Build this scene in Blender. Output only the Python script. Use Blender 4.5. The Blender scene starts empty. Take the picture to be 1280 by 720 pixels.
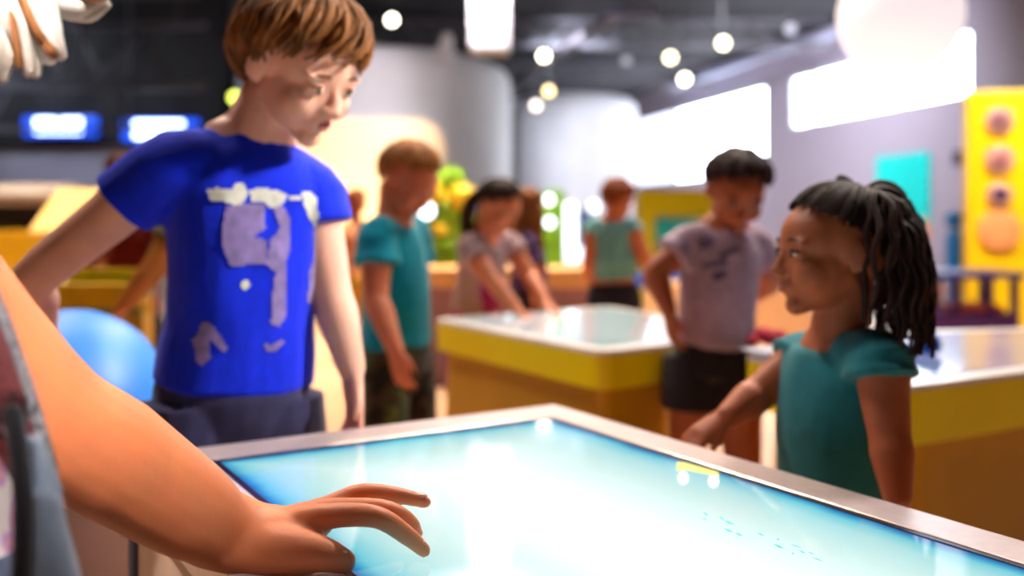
import bpy, bmesh, math, random
from mathutils import Vector, Matrix, noise
from mathutils.bvhtree import BVHTree

random.seed(7)
C = bpy.context.scene.collection
F, CZ, HY = 1172.0, 1.06, 280.0          # focal length in pixels, eye height, horizon row of a 1280x720 frame
V = Vector
def P(px, py, d): return V(((px-640)*d/F, d, CZ-(py-HY)*d/F))

# ------------------------------------------------------------------ materials
def lin(c):
    out = []
    for v in c[:3]:
        v = v/255.0
        out.append(v/12.92 if v <= .04045 else ((v+.055)/1.055)**2.4)
    return (*out, 1.0)

def mat(name, rgb, rough=.5, metal=0.0, var=.12, scale=12.0, bump=0.0, bscale=60.0, sss=0.0, emit=None, es=0.0,
        spec=.5, stretch=None, sheen=0.0, coat=0.0):
    m = bpy.data.materials.new(name); m.use_nodes = True
    nt = m.node_tree; N = nt.nodes; L = nt.links
    b = N['Principled BSDF']
    b.inputs['Roughness'].default_value = rough
    b.inputs['Metallic'].default_value = metal
    b.inputs['Specular IOR Level'].default_value = spec
    if coat: b.inputs['Coat Weight'].default_value = coat
    if sheen: b.inputs['Sheen Weight'].default_value = sheen
    tc = N.new('ShaderNodeTexCoord')
    src = tc.outputs['Object']
    if stretch:
        mp = N.new('ShaderNodeMapping'); mp.inputs['Scale'].default_value = stretch
        L.new(src, mp.inputs['Vector']); src = mp.outputs['Vector']
    nz = N.new('ShaderNodeTexNoise'); nz.inputs['Scale'].default_value = scale; nz.inputs['Detail'].default_value = 3
    L.new(src, nz.inputs['Vector'])
    c = lin(rgb)
    cr = N.new('ShaderNodeValToRGB')
    cr.color_ramp.elements[0].position = .3; cr.color_ramp.elements[1].position = .7
    cr.color_ramp.elements[0].color = tuple(x*(1-var) for x in c[:3])+(1,)
    cr.color_ramp.elements[1].color = tuple(min(1, x*(1+var)) for x in c[:3])+(1,)
    L.new(nz.outputs['Fac'], cr.inputs['Fac']); L.new(cr.outputs['Color'], b.inputs['Base Color'])
    if bump:
        n2 = N.new('ShaderNodeTexNoise'); n2.inputs['Scale'].default_value = bscale
        L.new(src, n2.inputs['Vector'])
        bp = N.new('ShaderNodeBump'); bp.inputs['Strength'].default_value = bump; bp.inputs['Distance'].default_value = .01
        L.new(n2.outputs['Fac'], bp.inputs['Height']); L.new(bp.outputs['Normal'], b.inputs['Normal'])
    if sss:
        b.inputs['Subsurface Weight'].default_value = sss
        b.inputs['Subsurface Radius'].default_value = (.012, .005, .003)
        b.inputs['Subsurface Scale'].default_value = 1.0
    if emit:
        b.inputs['Emission Color'].default_value = lin(emit); b.inputs['Emission Strength'].default_value = es
    return m

def skin(name, rgb): return mat(name, rgb, rough=.5, var=.08, scale=18, bump=.05, bscale=220, sss=.25, spec=.35)
def cloth(name, rgb, var=.12, scale=40, bump=.25): return mat(name, rgb, rough=.85, var=var, scale=scale, bump=bump, bscale=350, spec=.2, sheen=.15)
def hairm(name, rgb): return mat(name, rgb, rough=.6, var=.45, scale=30, spec=.22, bump=.15, bscale=140)
def glow(name, rgb, s): return mat(name, (20, 20, 20), rough=.4, emit=rgb, es=s)

# ------------------------------------------------------------------ objects
def thing(name, label, cat, loc=(0, 0, 0), group=None, kind=None):
    o = bpy.data.objects.new(name, None); C.objects.link(o); o.location = loc
    o.empty_display_size = .1
    o['label'] = label; o['category'] = cat
    if group: o['group'] = group
    if kind: o['kind'] = kind
    return o

def root_of(o):
    off = V((0, 0, 0))
    while o: off += V(o.location); o = o.parent
    return off

def link(name, me, m, parent=None, smooth=True, label=None):
    """me is in world coordinates; the mesh is re-based on its parent"""
    off = root_of(parent)
    if parent: me.transform(Matrix.Translation(-off))
    if m is not None:
        me.materials.clear()
        for mm in (m if isinstance(m, (list, tuple)) else [m]): me.materials.append(mm)
    if smooth is True:
        for p in me.polygons: p.use_smooth = True
    o = bpy.data.objects.new(name, me); C.objects.link(o)
    if parent: o.parent = parent
    if label: o['label'] = label
    return o

def tomesh(bm, name='m'):
    bmesh.ops.recalc_face_normals(bm, faces=bm.faces)
    me = bpy.data.meshes.new(name); bm.to_mesh(me); bm.free()
    return me

def obj(name, bm, m, parent=None, smooth=False, label=None, bevel=0.0):
    if bevel:
        bmesh.ops.recalc_face_normals(bm, faces=bm.faces)
        es = [e for e in bm.edges if len(e.link_faces) == 2 and e.calc_face_angle(0) > .6]
        bmesh.ops.bevel(bm, geom=es, offset=bevel, segments=2, affect='EDGES', profile=.6)
    me = tomesh(bm, name)
    if smooth == 'auto':
        for p in me.polygons: p.use_smooth = True
        me.set_sharp_from_angle(angle=math.radians(40)); smooth = False
    return link(name, me, m, parent, smooth, label)

def tag(o, label, cat, group=None):
    o['label'] = label; o['category'] = cat
    if group: o['group'] = group
    return o

# ------------------------------------------------------------------ shapes
def box(bm, c, s, R=None):
    M = Matrix.Translation(V(c)) @ (R.to_4x4() if R else Matrix.Identity(4)) @ Matrix.Diagonal((s[0], s[1], s[2], 1))
    bmesh.ops.create_cube(bm, size=1.0, matrix=M)

def bar(bm, a, b, w, h=None):
    a, b = V(a), V(b); d = b-a
    q = d.to_track_quat('Z', 'Y').to_matrix()
    box(bm, (a+b)/2, (w, h or w, d.length), q)

def prism(bm, pts, z0, z1):
    lo = [bm.verts.new((p[0], p[1], z0)) for p in pts]; hi = [bm.verts.new((p[0], p[1], z1)) for p in pts]
    n = len(pts)
    bm.faces.new(lo[::-1]); bm.faces.new(hi)
    for i in range(n): bm.faces.new((lo[i], lo[(i+1) % n], hi[(i+1) % n], hi[i]))

def taper(bm, p0, z0, p1, z1):
    lo = [bm.verts.new((p[0], p[1], z0)) for p in p0]; hi = [bm.verts.new((p[0], p[1], z1)) for p in p1]
    n = len(p0)
    bm.faces.new(lo[::-1]); bm.faces.new(hi)
    for i in range(n): bm.faces.new((lo[i], lo[(i+1) % n], hi[(i+1) % n], hi[i]))

def rounded(pts, r, k=5):
    out = []; n = len(pts)
    for i in range(n):
        p, a, b = V(pts[i][:2]), V(pts[i-1][:2]), V(pts[(i+1) % n][:2])
        da, db = (a-p), (b-p)
        rr = min(r, da.length*.45, db.length*.45)
        p0 = p+da.normalized()*rr; p1 = p+db.normalized()*rr
        for j in range(k+1):
            t = j/k
            out.append(tuple((1-t)**2*p0+2*t*(1-t)*p+t*t*p1))
    return out

def lathe(bm, c, prof, n=32, a0=0, a1=2*math.pi):
    full = abs(a1-a0-2*math.pi) < 1e-6
    cols = []
    for i in range(n if full else n+1):
        a = a0+(a1-a0)*i/n
        cols.append([bm.verts.new((c[0]+r*math.cos(a), c[1]+r*math.sin(a), c[2]+z)) for r, z in prof])
    m = len(cols)
    for i in range(m if full else m-1):
        A, B = cols[i], cols[(i+1) % m]
        for j in range(len(prof)-1): bm.faces.new((A[j], B[j], B[j+1], A[j+1]))
    if full:
        for idx, j in ((0, 0), (1, -1)):
            if prof[j][0] > 1e-4:
                bm.faces.new([cc[j] for cc in (cols if idx else cols[::-1])])

def ell(bm, c, r, R=None, u=20, v=14):
    if not hasattr(r, '__len__'): r = (r, r, r)
    M = Matrix.Translation(V(c)) @ (R.to_4x4() if R else Matrix.Identity(4)) @ Matrix.Diagonal((*r, 1))
    bmesh.ops.create_uvsphere(bm, u_segments=u, v_segments=v, radius=1, matrix=M)

def spline(pts, rad, k):
    """Catmull-Rom through points and radii"""
    if k <= 1 or len(pts) < 3: 
        if k <= 1: return pts, rad
    P_ = [pts[0]*2-pts[1]]+list(pts)+[pts[-1]*2-pts[-2]]
    R_ = [rad[0]]+list(rad)+[rad[-1]]
    op, orr = [], []
    for i in range(1, len(P_)-2):
        for j in range(k):
            t = j/k
            f = lambda a, b, c, d: .5*((2*b)+(c-a)*t+(2*a-5*b+4*c-d)*t*t+(3*b-a-3*c+d)*t**3)
            op.append(f(P_[i-1], P_[i], P_[i+1], P_[i+2]))
            if hasattr(R_[i], '__len__'):
                orr.append(tuple(max(.001, R_[i][q]*(1-t)+R_[i+1][q]*t) for q in (0, 1)))
            else: orr.append(R_[i]*(1-t)+R_[i+1]*t)
    op.append(P_[-2]); orr.append(R_[-2])
    return op, orr

def loft(bm, pts, rad, side=None, n=16, k=4, cap=.8, dirs=None):
    pts = [V(p) for p in pts]
    pts, rad = spline(pts, rad, k)
    m = len(pts); rings = []
    prev = V(side) if side is not None else None
    def ring(c, s, u, a, b):
        return [bm.verts.new(c+s*(a*math.cos(2*math.pi*i/n))+u*(b*math.sin(2*math.pi*i/n))) for i in range(n)]
    frames = []
    for i in range(m):
        t = (pts[min(i+1, m-1)]-pts[max(i-1, 0)]).normalized()
        if prev is None: prev = t.orthogonal()
        s = (prev-t*prev.dot(t))
        s = s.normalized() if s.length > 1e-5 else t.orthogonal().normalized()
        if side is None: prev = s
        u = t.cross(s); frames.append((t, s, u))
    ab = [(r if hasattr(r, '__len__') else (r, r)) for r in rad]
    def capring(i, sg):
        t, s, u = frames[i]; a, b = ab[i]; e = min(a, b)*cap
        rr = [ring(pts[i]+t*sg*e*q, s, u, a*w, b*w) for q, w in ((.5, .87), (.85, .53))]
        return rr, bm.verts.new(pts[i]+t*sg*e)
    r0, v0 = capring(0, -1)
    rings = r0[::-1]+[ring(pts[i], frames[i][1], frames[i][2], *ab[i]) for i in range(m)]
    r1, v1 = capring(m-1, 1)
    rings += r1
    for A, B in zip(rings, rings[1:]):
        for i in range(n): bm.faces.new((A[i], A[(i+1) % n], B[(i+1) % n], B[i]))
    for i in range(n):
        bm.faces.new((v0, rings[0][(i+1) % n], rings[0][i])); bm.faces.new((v1, rings[-1][i], rings[-1][(i+1) % n]))

def solid(bm, voxel, smooth=4, fac=.5, disp=None):
    """weld overlapping shapes into one continuous skin"""
    me = tomesh(bm, 'raw')
    o = bpy.data.objects.new('raw', me); C.objects.link(o)
    r = o.modifiers.new('r', 'REMESH'); r.mode = 'VOXEL'; r.voxel_size = voxel; r.use_smooth_shade = True
    if smooth:
        s = o.modifiers.new('s', 'SMOOTH'); s.factor = fac; s.iterations = smooth
    dg = bpy.context.evaluated_depsgraph_get(); dg.update()
    out = bpy.data.meshes.new_from_object(o.evaluated_get(dg))
    bpy.data.objects.remove(o); bpy.data.meshes.remove(me)
    if disp:
        nn = [v.normal.copy() for v in out.vertices]
        for v, nv in zip(out.vertices, nn): v.co += nv*disp(v.co)
        out.update()
    return out

def folds(amp, fx=9, fz=3.5, seed=0.0):
    def f(co):
        a = noise.noise(V((co.x*fx+seed, co.y*fx, co.z*fz+seed)))
        b = noise.noise(V((co.x*fx*2.3-seed, co.y*fx*2.3, co.z*fz*3.1)))
        return amp*(a+.45*b)
    return f

def basis(yaw, pitch=0, roll=0):
    """columns forward, left, up"""
    y, p, r = (math.radians(a) for a in (yaw, pitch, roll))
    return Matrix.Rotation(y, 3, 'Z') @ Matrix.Rotation(-p, 3, 'Y') @ Matrix.Rotation(r, 3, 'X')

# ------------------------------------------------------------------ people
EYE = mat('eye_white', (232, 226, 220), rough=.15, var=.02)
IRIS = mat('iris_brown', (48, 32, 24), rough=.15, var=.3)
BROWS = {}

def head_shape(bm, M, hh, ear=True, jaw=1.0):
    """M: 4x4 with forward/left/up columns at the head centre, hh: chin to crown"""
    R = M.to_3x3()
    def E(c, r, rot=None):
        ell(bm, M @ (V(c)*hh), tuple(x*hh for x in r), R @ rot if rot else R)
    def Lf(pts, rad, side=(0, 1, 0), k=3):
        loft(bm, [M @ (V(p)*hh) for p in pts], [tuple(q*hh for q in x) if hasattr(x, '__len__') else x*hh for x in rad], side=R @ V(side), k=k)
    E((-.07, 0, .13), (.43, .355, .365))
    E((.10, 0, .10), (.30, .315, .30))
    E((.10, 0, -.10), (.285, .30, .33))
    Lf([(-.04, 0, -.16), (.12, 0, -.28), (.235, 0, -.38)], [(.29*jaw, .2), (.235*jaw, .16), (.11*jaw, .10)])
    E((.275, 0, -.405), (.085, .10, .085))
    for s in (-1, 1):
        E((.215, s*.165, -.15), (.15, .14, .15))
        E((.325, s*.155, .075), (.055, .12, .03))
        E((.325, s*.15, -.005), (.055, .085, .05))
        E((.415, s*.045, -.155), (.045, .04, .035))
    Lf([(.35, 0, .05), (.395, 0, -.05), (.435, 0, -.13)], [(.032, .035), (.038, .042), (.046, .04)])
    E((.438, 0, -.135), (.046, .05, .044))
    E((.328, 0, -.255), (.072, .125, .085))
    E((.372, 0, -.235), (.032, .08, .026)); E((.364, 0, -.288), (.036, .068, .028))
    if ear:
        for s in (-1, 1):
            rot = Matrix.Rotation(-s*.45, 3, 'Z') @ Matrix.Rotation(.18, 3, 'Y')
            E((-.05, s*.365, -.01), (.09, .028, .13), rot)
            E((-.035, s*.35, -.1), (.045, .028, .05), rot)

def face_parts(M, hh, parent, lipm, browm, openm=.0, eyes=True):
    R = M.to_3x3()
    for s in (-1, 1):
        if eyes:
            b = bmesh.new(); ell(b, M @ (V((.352, s*.15, -.012))*hh), (.03*hh, .058*hh, .017*hh), R)
            e = obj('eye', b, EYE, parent, True)
            b = bmesh.new(); ell(b, M @ (V((.372, s*.15, -.018))*hh), (.014*hh, .027*hh, .018*hh), R)
            obj('iris', b, IRIS, e, True)
            b = bmesh.new()
            loft(b, [M @ (V(p)*hh) for p in ((.345, s*.085, .012), (.383, s*.15, .016), (.345, s*.215, .006))],
                 [.008*hh, .013*hh, .007*hh], n=8)
            obj('eyelash', b, browm, parent, True)
        b = bmesh.new()
        loft(b, [M @ (V(p)*hh) for p in ((.378, s*.075, .085), (.380, s*.15, .103), (.338, s*.235, .082))],
             [.008*hh, .012*hh, .006*hh], n=8)
        obj('eyebrow', b, browm, parent, True)
    b = bmesh.new()
    loft(b, [M @ (V(p)*hh) for p in ((.365, -.085, -.262), (.396, 0, -.245), (.365, .085, -.262))], [.010*hh, .017*hh, .010*hh], n=10)
    loft(b, [M @ (V(p)*hh) for p in ((.362, -.075, -.268), (.393, 0, -.289-openm), (.362, .075, -.268))], [.010*hh, .02*hh, .010*hh], n=10)
    obj('lips', b, lipm, parent, True)
    if openm:
        b = bmesh.new(); ell(b, M @ (V((.384, 0, -.268))*hh), (.02*hh, .06*hh, .018*hh), R)
        obj('mouth', b, IRIS, parent, True)

def hair_cap(M, hh, lim, crown=(-.35, 0, .94), n=220, length=55, rad=.028, puff=.06, seed=1, sweep=0.0, jag=8, curl=0.0, base=True):
    """lim(az) -> polar angle in degrees, measured from the crown, that the hair reaches at azimuth az (0 = forehead)"""
    rnd = random.Random(seed)
    R = M.to_3x3(); bm = bmesh.new()
    cr = V(crown).normalized()
    fwd = (V((1, 0, 0))-cr*cr.x).normalized(); lef = cr.cross(fwd)
    ctr = V((-.045, 0, .12)); rr = V((.455, .385, .395))
    def pt(pol, az, off):
        a, p = math.radians(az), math.radians(pol)
        d = cr*math.cos(p)+(fwd*math.cos(a)+lef*math.sin(a))*math.sin(p)
        return M @ ((ctr+V((d.x*rr.x, d.y*rr.y, d.z*rr.z))*(1+off))*hh)
    if base:
        na, npl = 36, 14; g = []
        for i in range(na):
            az = 360*i/na-180; lm = lim(az)-4
            g.append([bm.verts.new(pt(lm*j/npl+.01, az, (.02 if j < npl-1 else -.02))) for j in range(1, npl+1)]+[bm.verts.new(pt(lm*.9, az, -.15))])
        top = bm.verts.new(pt(0, 0, .02))
        for i in range(na):
            A, B = g[i], g[(i+1) % na]
            bm.faces.new((top, B[0], A[0]))
            for j in range(npl): bm.faces.new((A[j], B[j], B[j+1], A[j+1]))
    for i in range(n):
        az = rnd.uniform(-180, 180); lm = lim(az)+rnd.uniform(-jag, jag)
        end = lm if rnd.random() < .6 else rnd.uniform(lm*.45, lm)
        st = max(0, end-length*rnd.uniform(.7, 1.2))
        th = rad*rnd.uniform(.7, 1.3)*hh
        base_off = rnd.uniform(.01, puff); ds = sweep*rnd.uniform(.5, 1.3); ph = rnd.uniform(0, 6)
        pts, rd = [], []
        K = 6
        for j in range(K+1):
            t = j/K
            off = base_off*math.sin(math.pi*min(1, .15+t*.8))+.02
            wig = curl*math.sin(ph+t*9)
            pts.append(pt(st+(end-st)*t, az+ds*t*t*(1 if az > -170 else 1)+wig*14, off+abs(wig)*.08))
            rd.append(max(.0012, th*(1-.75*t**2)*(.6+.4*min(1, t*4))))
        loft(bm, pts, rd, n=6, k=1, cap=1)
    return bm

def hand_shape(bm, w, d, pn, thumb, size, curl=.35, spread=.09, point=False):
    """w wrist, d finger direction, pn palm-out normal, thumb: vector to the thumb side"""
    d = V(d).normalized(); pn = V(pn); pn = (pn-d*pn.dot(d)).normalized(); s = d.cross(pn)
    if s.dot(V(thumb)) < 0: s = -s
    L = size
    loft(bm, [w-d*.05*L, w+d*.2*L, w+d*.48*L], [(.17*L, .13*L), (.21*L, .12*L), (.23*L, .085*L)], side=s, n=14, k=3)
    for i, (o, ln) in enumerate(((.165, .46), (.055, .51), (-.055, .47), (-.16, .37))):
        a = w+d*.46*L+s*o*L
        dd = (d+s*o*spread*8).normalized()
        c = curl*(1+.15*i) if not (point and i) else curl+.9
        pts = [a-d*.1*L, a]; cur = a; ang = c*.5
        for seg in (.45, .32, .26):
            v = dd*math.cos(ang)+pn*math.sin(ang)
            cur = cur+v*seg*ln*L; pts.append(cur); ang += c
        loft(bm, pts, [.052*L, .052*L, .05*L, .044*L, .034*L], n=10, k=2)
    a = w+d*.12*L+s*.12*L
    loft(bm, [a, a+(d*.16+s*.13+pn*.05)*L, a+(d*.33+s*.17+pn*.09)*L, a+(d*.46+s*.16+pn*.13)*L], [.075*L, .06*L, .05*L, .036*L], n=10, k=2)

def person(label, pelvis, neck, H, yaw, head, hh, hyaw, hpitch, armL, armR, sk, shirt, pants, shoes, hair, lips,
           hroll=0, voxel=.005, hem=.02, sleeve=.55, pant_len=1.0, loose=1.12, group=None, feet=None, shirt_kw=None,
           legs=True, skirt=False, openm=0, torso_k=1.0, shirtfold=.006, neckline=.93, nofeat=False, strap=False, hip_turn=None, handlen=.098, armrad=None, shirt_name='shirt', sleeve_w=0, sleeve_k=.92, arm_k=.92, hips=1.0, smooth=5, mouthless=False):
    """armL / armR: (shoulder, elbow, wrist, finger_dir, palm_normal, thumb_dir, curl)"""
    pelvis, neck, head = V(pelvis), V(neck), V(head)
    f = V((math.cos(math.radians(yaw)), math.sin(math.radians(yaw)), 0)); l = V((-f.y, f.x, 0))
    root = thing('person', label, 'person', (pelvis.x, pelvis.y, 0), group)
    hy = hip_turn if hip_turn is not None else yaw
    hf = V((math.cos(math.radians(hy)), math.sin(math.radians(hy)), 0)); hl = V((-hf.y, hf.x, 0))
    k = H*torso_k
    up = (neck-pelvis)
    lat = (armL[0]-armR[0]).normalized()
    sl = lat
    def tp(t, off=0.0):
        return pelvis+up*t+f*off*H
    body = bmesh.new()
    # trunk
    tr = [(-.12, 0, .07, .062), (.05, .0, .082, .066), (.3, .004, .072, .056), (.55, .006, .08, .058), (.78, .002, .092, .056), (.92, -.004, .062, .046)]
    loft(body, [tp(t, o) for t, o, a, b in tr], [(a*k, b*k) for t, o, a, b in tr], side=sl, n=24, k=4)
    # neck and head
    R = basis(hyaw, hpitch, hroll)
    M = Matrix.Translation(head) @ R.to_4x4()
    nb = M @ (V((-.12, 0, -.22))*hh)
    loft(body, [neck-up.normalized()*.05*H, neck.lerp(nb, .5), nb], [(.05*H, .045*H), (.036*H, .037*H), (.036*H, .038*H)], side=sl, n=16, k=4)
    head_shape(body, M, hh)
    # arms
    for s, arm in ((1, armL), (-1, armR)):
        if not arm: continue
        sh, el, wr, fd, pn, td, cu = arm
        sh, el, wr = V(sh), V(el), V(wr)
        inner = sh.lerp(neck-up*.12, .55)
        loft(body, [inner, sh, sh.lerp(el, .45), el, el.lerp(wr, .3), el.lerp(wr, .75), wr],
             [(r if armrad is None or s < 0 else q) for r, q in zip([a_*k*arm_k for a_ in (.036, .041, .035, .029, .0305, .0235, .02)], armrad or (0,)*7)], n=20, k=3)
        if callable(fd): fd(body)
        elif fd is not None: hand_shape(body, wr, fd, pn, td, handlen*H, cu)
    # legs
    ft = feet or [(hl*.075*H), (-hl*.075*H)]
    ank = []
    for s, o in zip((1, -1), ft):
        hip = pelvis+hl*s*.047*H-V((0, 0, .01*H))
        an = V((pelvis.x, pelvis.y, 0))+V(o)+V((0, 0, .045*H))-hf*.01*H
        kn = hip.lerp(an, .5)+hf*.02*H
        ank.append((an, s))
        loft(body, [hip-V((0, 0, .02*H)), hip.lerp(kn, .4), kn, kn.lerp(an, .3)-hf*.012*H, an], [.05*H, .05*H, .037*H, .037*H, .022*H], n=16, k=3)
        loft(body, [an-hf*.025*H-V((0, 0, .018*H)), an+hf*.05*H-V((0, 0, .022*H)), an+hf*.1*H-V((0, 0, .028*H))],
             [(.024*H, .024*H), (.028*H, .02*H), (.026*H, .015*H)], side=hl, n=12, k=2)
    link('body', solid(body, voxel, smooth), sk, root)
    if not nofeat: face_parts(M, hh, root, lips, hair, openm)
    # shirt
    if shirt:
        sb = bmesh.new()
        hz = hem
        st = [(hz, 0, .096, .078), (hz+.12, .002, .094, .074), (.3, .005, .09, .072), (.52, .006, .092, .072), (.76, .002, .1, .066), (.88, -.002, .078, .056), (neckline, -.002, .05, .046)]
        loft(sb, [tp(t, o) for t, o, a, b in st], [(a*k*loose/1.12, b*k*loose/1.12) for t, o, a, b in st], side=sl, n=28, k=4, cap=.15)
        for arm in (armL, armR):
            if not arm or sleeve <= 0: continue
            sh, el = V(arm[0]), V(arm[1])
            inner = sh.lerp(neck-up*.15, .6)
            e2 = sh.lerp(el, sleeve)
            loft(sb, [inner, sh, sh.lerp(e2, .5), e2], [.042*k, .047*k*loose/1.12*sleeve_k, .049*k*loose/1.12*sleeve_k, (.056*k*sleeve_k+sleeve_w)*loose/1.12], n=18, k=3, cap=.1)
        so = link(shirt_name, solid(sb, voxel, 9, disp=folds(shirtfold, seed=H*10)), shirt, root)
    # lower clothes
    if pants:
        pb = bmesh.new()
        if skirt:
            zt = pelvis.z+.06*H; zb = zt-pant_len*H
            loft(pb, [V((pelvis.x, pelvis.y, zt)), V((pelvis.x, pelvis.y, (zt+zb)/2)), V((pelvis.x, pelvis.y, zb))],
                 [(.088*k, .072*k), (.105*k, .09*k), (.12*k, .105*k)], side=hl, n=28, k=4, cap=.08)
        else:
            loft(pb, [tp(.16), tp(.05), tp(-.1)], [(.09*k*hips, .072*k*hips), (.098*k*hips, .08*k*hips), (.092*k*hips, .074*k*hips)], side=sl, n=24, k=3, cap=.2)
            ell(pb, pelvis-V((0, 0, .05*H)), (.06*H, .06*H, .06*H))
            for an, s in ank:
                hip = pelvis+hl*s*.047*H-V((0, 0, .01*H)); kn = hip.lerp(an, .5)+hf*.02*H
                pts = [hip+V((0, 0, .015*H)), hip.lerp(kn, .4), kn, kn.lerp(an, .35)-hf*.01*H, an+V((0, 0, .01*H))]
                rd = [q*H*(hips*1.15 if pant_len < .9 else 1) for q in (.060, .060, .054, .047, .04)]
                m = max(2, int(round(pant_len*4))+1)
                loft(pb, pts[:m], rd[:m], n=18, k=3, cap=.1)
        link('trousers' if pant_len > .9 and not skirt else ('skirt' if skirt else 'shorts'), solid(pb, voxel, 4, disp=folds(.004, 7, 6, seed=3)), pants, root)
    # shoes
    for an, s in ank:
        b = bmesh.new()
        z = lambda h: V((0, 0, h))
        loft(b, [V((an.x, an.y, .03*H))-hf*.03*H, V((an.x, an.y, .034*H))+hf*.03*H, V((an.x, an.y, .026*H))+hf*.085*H, V((an.x, an.y, .018*H))+hf*.125*H],
             [(.028*H, .03*H), (.031*H, .033*H), (.033*H, .025*H), (.028*H, .017*H)], side=hl, n=18, k=4)
        for v in b.verts:
            if v.co.z < .004: v.co.z = .004
        so = obj('shoe', b, shoes, root, True)
        b = bmesh.new()
        loft(b, [V((an.x, an.y, .006))-hf*.045*H, V((an.x, an.y, .006))+hf*.05*H, V((an.x, an.y, .006))+hf*.13*H], [(.03*H, .006), (.034*H, .006), (.028*H, .006)], side=hl, n=14, k=3)
        obj('sole', b, WHITE_R, so, True)
    return root, M

WHITE_R = mat('white_rubber', (215, 212, 205), rough=.7)

# ------------------------------------------------------------------ the hall
def struct(name, bm, m, smooth=False, parent=None):
    o = obj(name, bm, m, parent, smooth)
    if not parent: o['kind'] = 'structure'
    return o

M_FLOOR = mat('floor_resin', (212, 172, 140), rough=.38, var=.06, scale=1.5, spec=.4)
M_CEIL = mat('ceiling_dark', (32, 30, 38), rough=.9, var=.2, scale=.8)
M_STEEL = mat('truss_steel', (92, 88, 98), rough=.6, var=.15, scale=3)
M_WALL = mat('wall_lavender', (196, 190, 208), rough=.8, var=.03, scale=.7)
M_WALL2 = mat('wall_grey', (150, 148, 165), rough=.8, var=.05, scale=.7)
M_DARK = mat('wall_charcoal', (20, 19, 24), rough=.85, var=.15, scale=1)
M_WHITE = mat('white_paint', (222, 220, 226), rough=.6, var=.03, scale=2)
M_FRAME = mat('window_frame_paint', (205, 208, 220), rough=.5, var=.04)
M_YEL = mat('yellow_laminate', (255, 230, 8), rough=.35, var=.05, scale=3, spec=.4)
M_YEL2 = mat('yellow_laminate_shade', (194, 142, 8), rough=.45, var=.06, scale=3)  # the same yellow, with the shade under the table rims put into it
M_GLASS = bpy.data.materials.new('window_glass'); M_GLASS.use_nodes = True
def _g():
    nt = M_GLASS.node_tree; b = nt.nodes['Principled BSDF']
    b.inputs['Transmission Weight'].default_value = 1; b.inputs['Roughness'].default_value = 0; b.inputs['IOR'].default_value = 1.0
    b.inputs['Base Color'].default_value = (1, 1, 1, 1)
    nz = nt.nodes.new('ShaderNodeTexNoise'); nz.inputs['Scale'].default_value = .5
    cr = nt.nodes.new('ShaderNodeValToRGB'); cr.color_ramp.elements[0].color = (.97, .985, 1, 1); cr.color_ramp.elements[1].color = (1, 1, 1, 1)
    nt.links.new(nz.outputs['Fac'], cr.inputs['Fac'])
    t = nt.nodes.new('ShaderNodeBsdfTransparent'); nt.links.new(cr.outputs['Color'], t.inputs['Color'])
    gl = nt.nodes.new('ShaderNodeBsdfGlossy'); gl.inputs['Roughness'].default_value = .02
    mx = nt.nodes.new('ShaderNodeMixShader'); mx.inputs['Fac'].default_value = .05
    nt.links.new(t.outputs[0], mx.inputs[1]); nt.links.new(gl.outputs[0], mx.inputs[2])
    nt.links.new(mx.outputs[0], nt.nodes['Material Output'].inputs['Surface'])
_g()

b = bmesh.new(); prism(b, [(-16.2, -4.3), (15.6, -4.3), (4.8, 37.4), (-16.2, 37.4)], -.1, 0); struct('floor', b, M_FLOOR)
b = bmesh.new(); prism(b, [(-16.2, -4.3), (15.3, -4.3), (4.5, 37.4), (-16.2, 37.4)], 6.0, 6.1); struct('ceiling', b, M_CEIL)
b = bmesh.new(); box(b, (-5.5, 37.2, 3), (24, .3, 6)); struct('wall_back', b, M_WALL2)
b = bmesh.new(); box(b, (-16, 16.5, 3), (.3, 43, 6)); struct('wall_left', b, M_WALL2)
b = bmesh.new(); box(b, (0, -4.1, 3), (34, .3, 6)); struct('wall_front', b, M_DARK)
b = bmesh.new(); box(b, (-11, 20.2, 1.36), (10, .2, 2.72)); struct('wall_rear_left', b, M_WALL2)
b = bmesh.new(); box(b, (-11, 20.1, 4.35), (10, .4, 3.26)); struct('trim_rear_left', b, M_DARK)

# right-hand wall, running away to the back with two clerestory windows
WD = V((-.262, 1, 0)).normalized(); WN = V((-WD.y, WD.x, 0))          # WN points into the hall
def WX(y): return 9.22-.262*(y-18.8)
WR = Matrix((( -WN.x, WD.x, 0), (-WN.y, WD.y, 0), (0, 0, 1)))
def wbox(bm, y0, y1, z0, z1, th=.14, off=.07):
    a, c = V((WX(y0), y0, 0)), V((WX(y1), y1, 0))
    m = (a+c)/2-WN*off
    box(bm, (m.x, m.y, (z0+z1)/2), (th, (c-a).length, z1-z0), WR)
W1 = (26.56, 35.5, 2.5, 5.0); W2 = (18.8, 25.3, 3.62, 5.0)
b = bmesh.new()
wbox(b, -4.2, 37.2, 5.0, 6.1); wbox(b, -4.2, W2[0], 0, 5.0); wbox(b, W2[0], W2[1], 0, W2[2]); wbox(b, W2[1], W1[0], 0, 5.0)
wbox(b, W1[0], W1[1], 0, W1[2]); wbox(b, W1[1], 37.2, 0, 5.0)
struct('wall_right', b, M_WALL)
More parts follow.
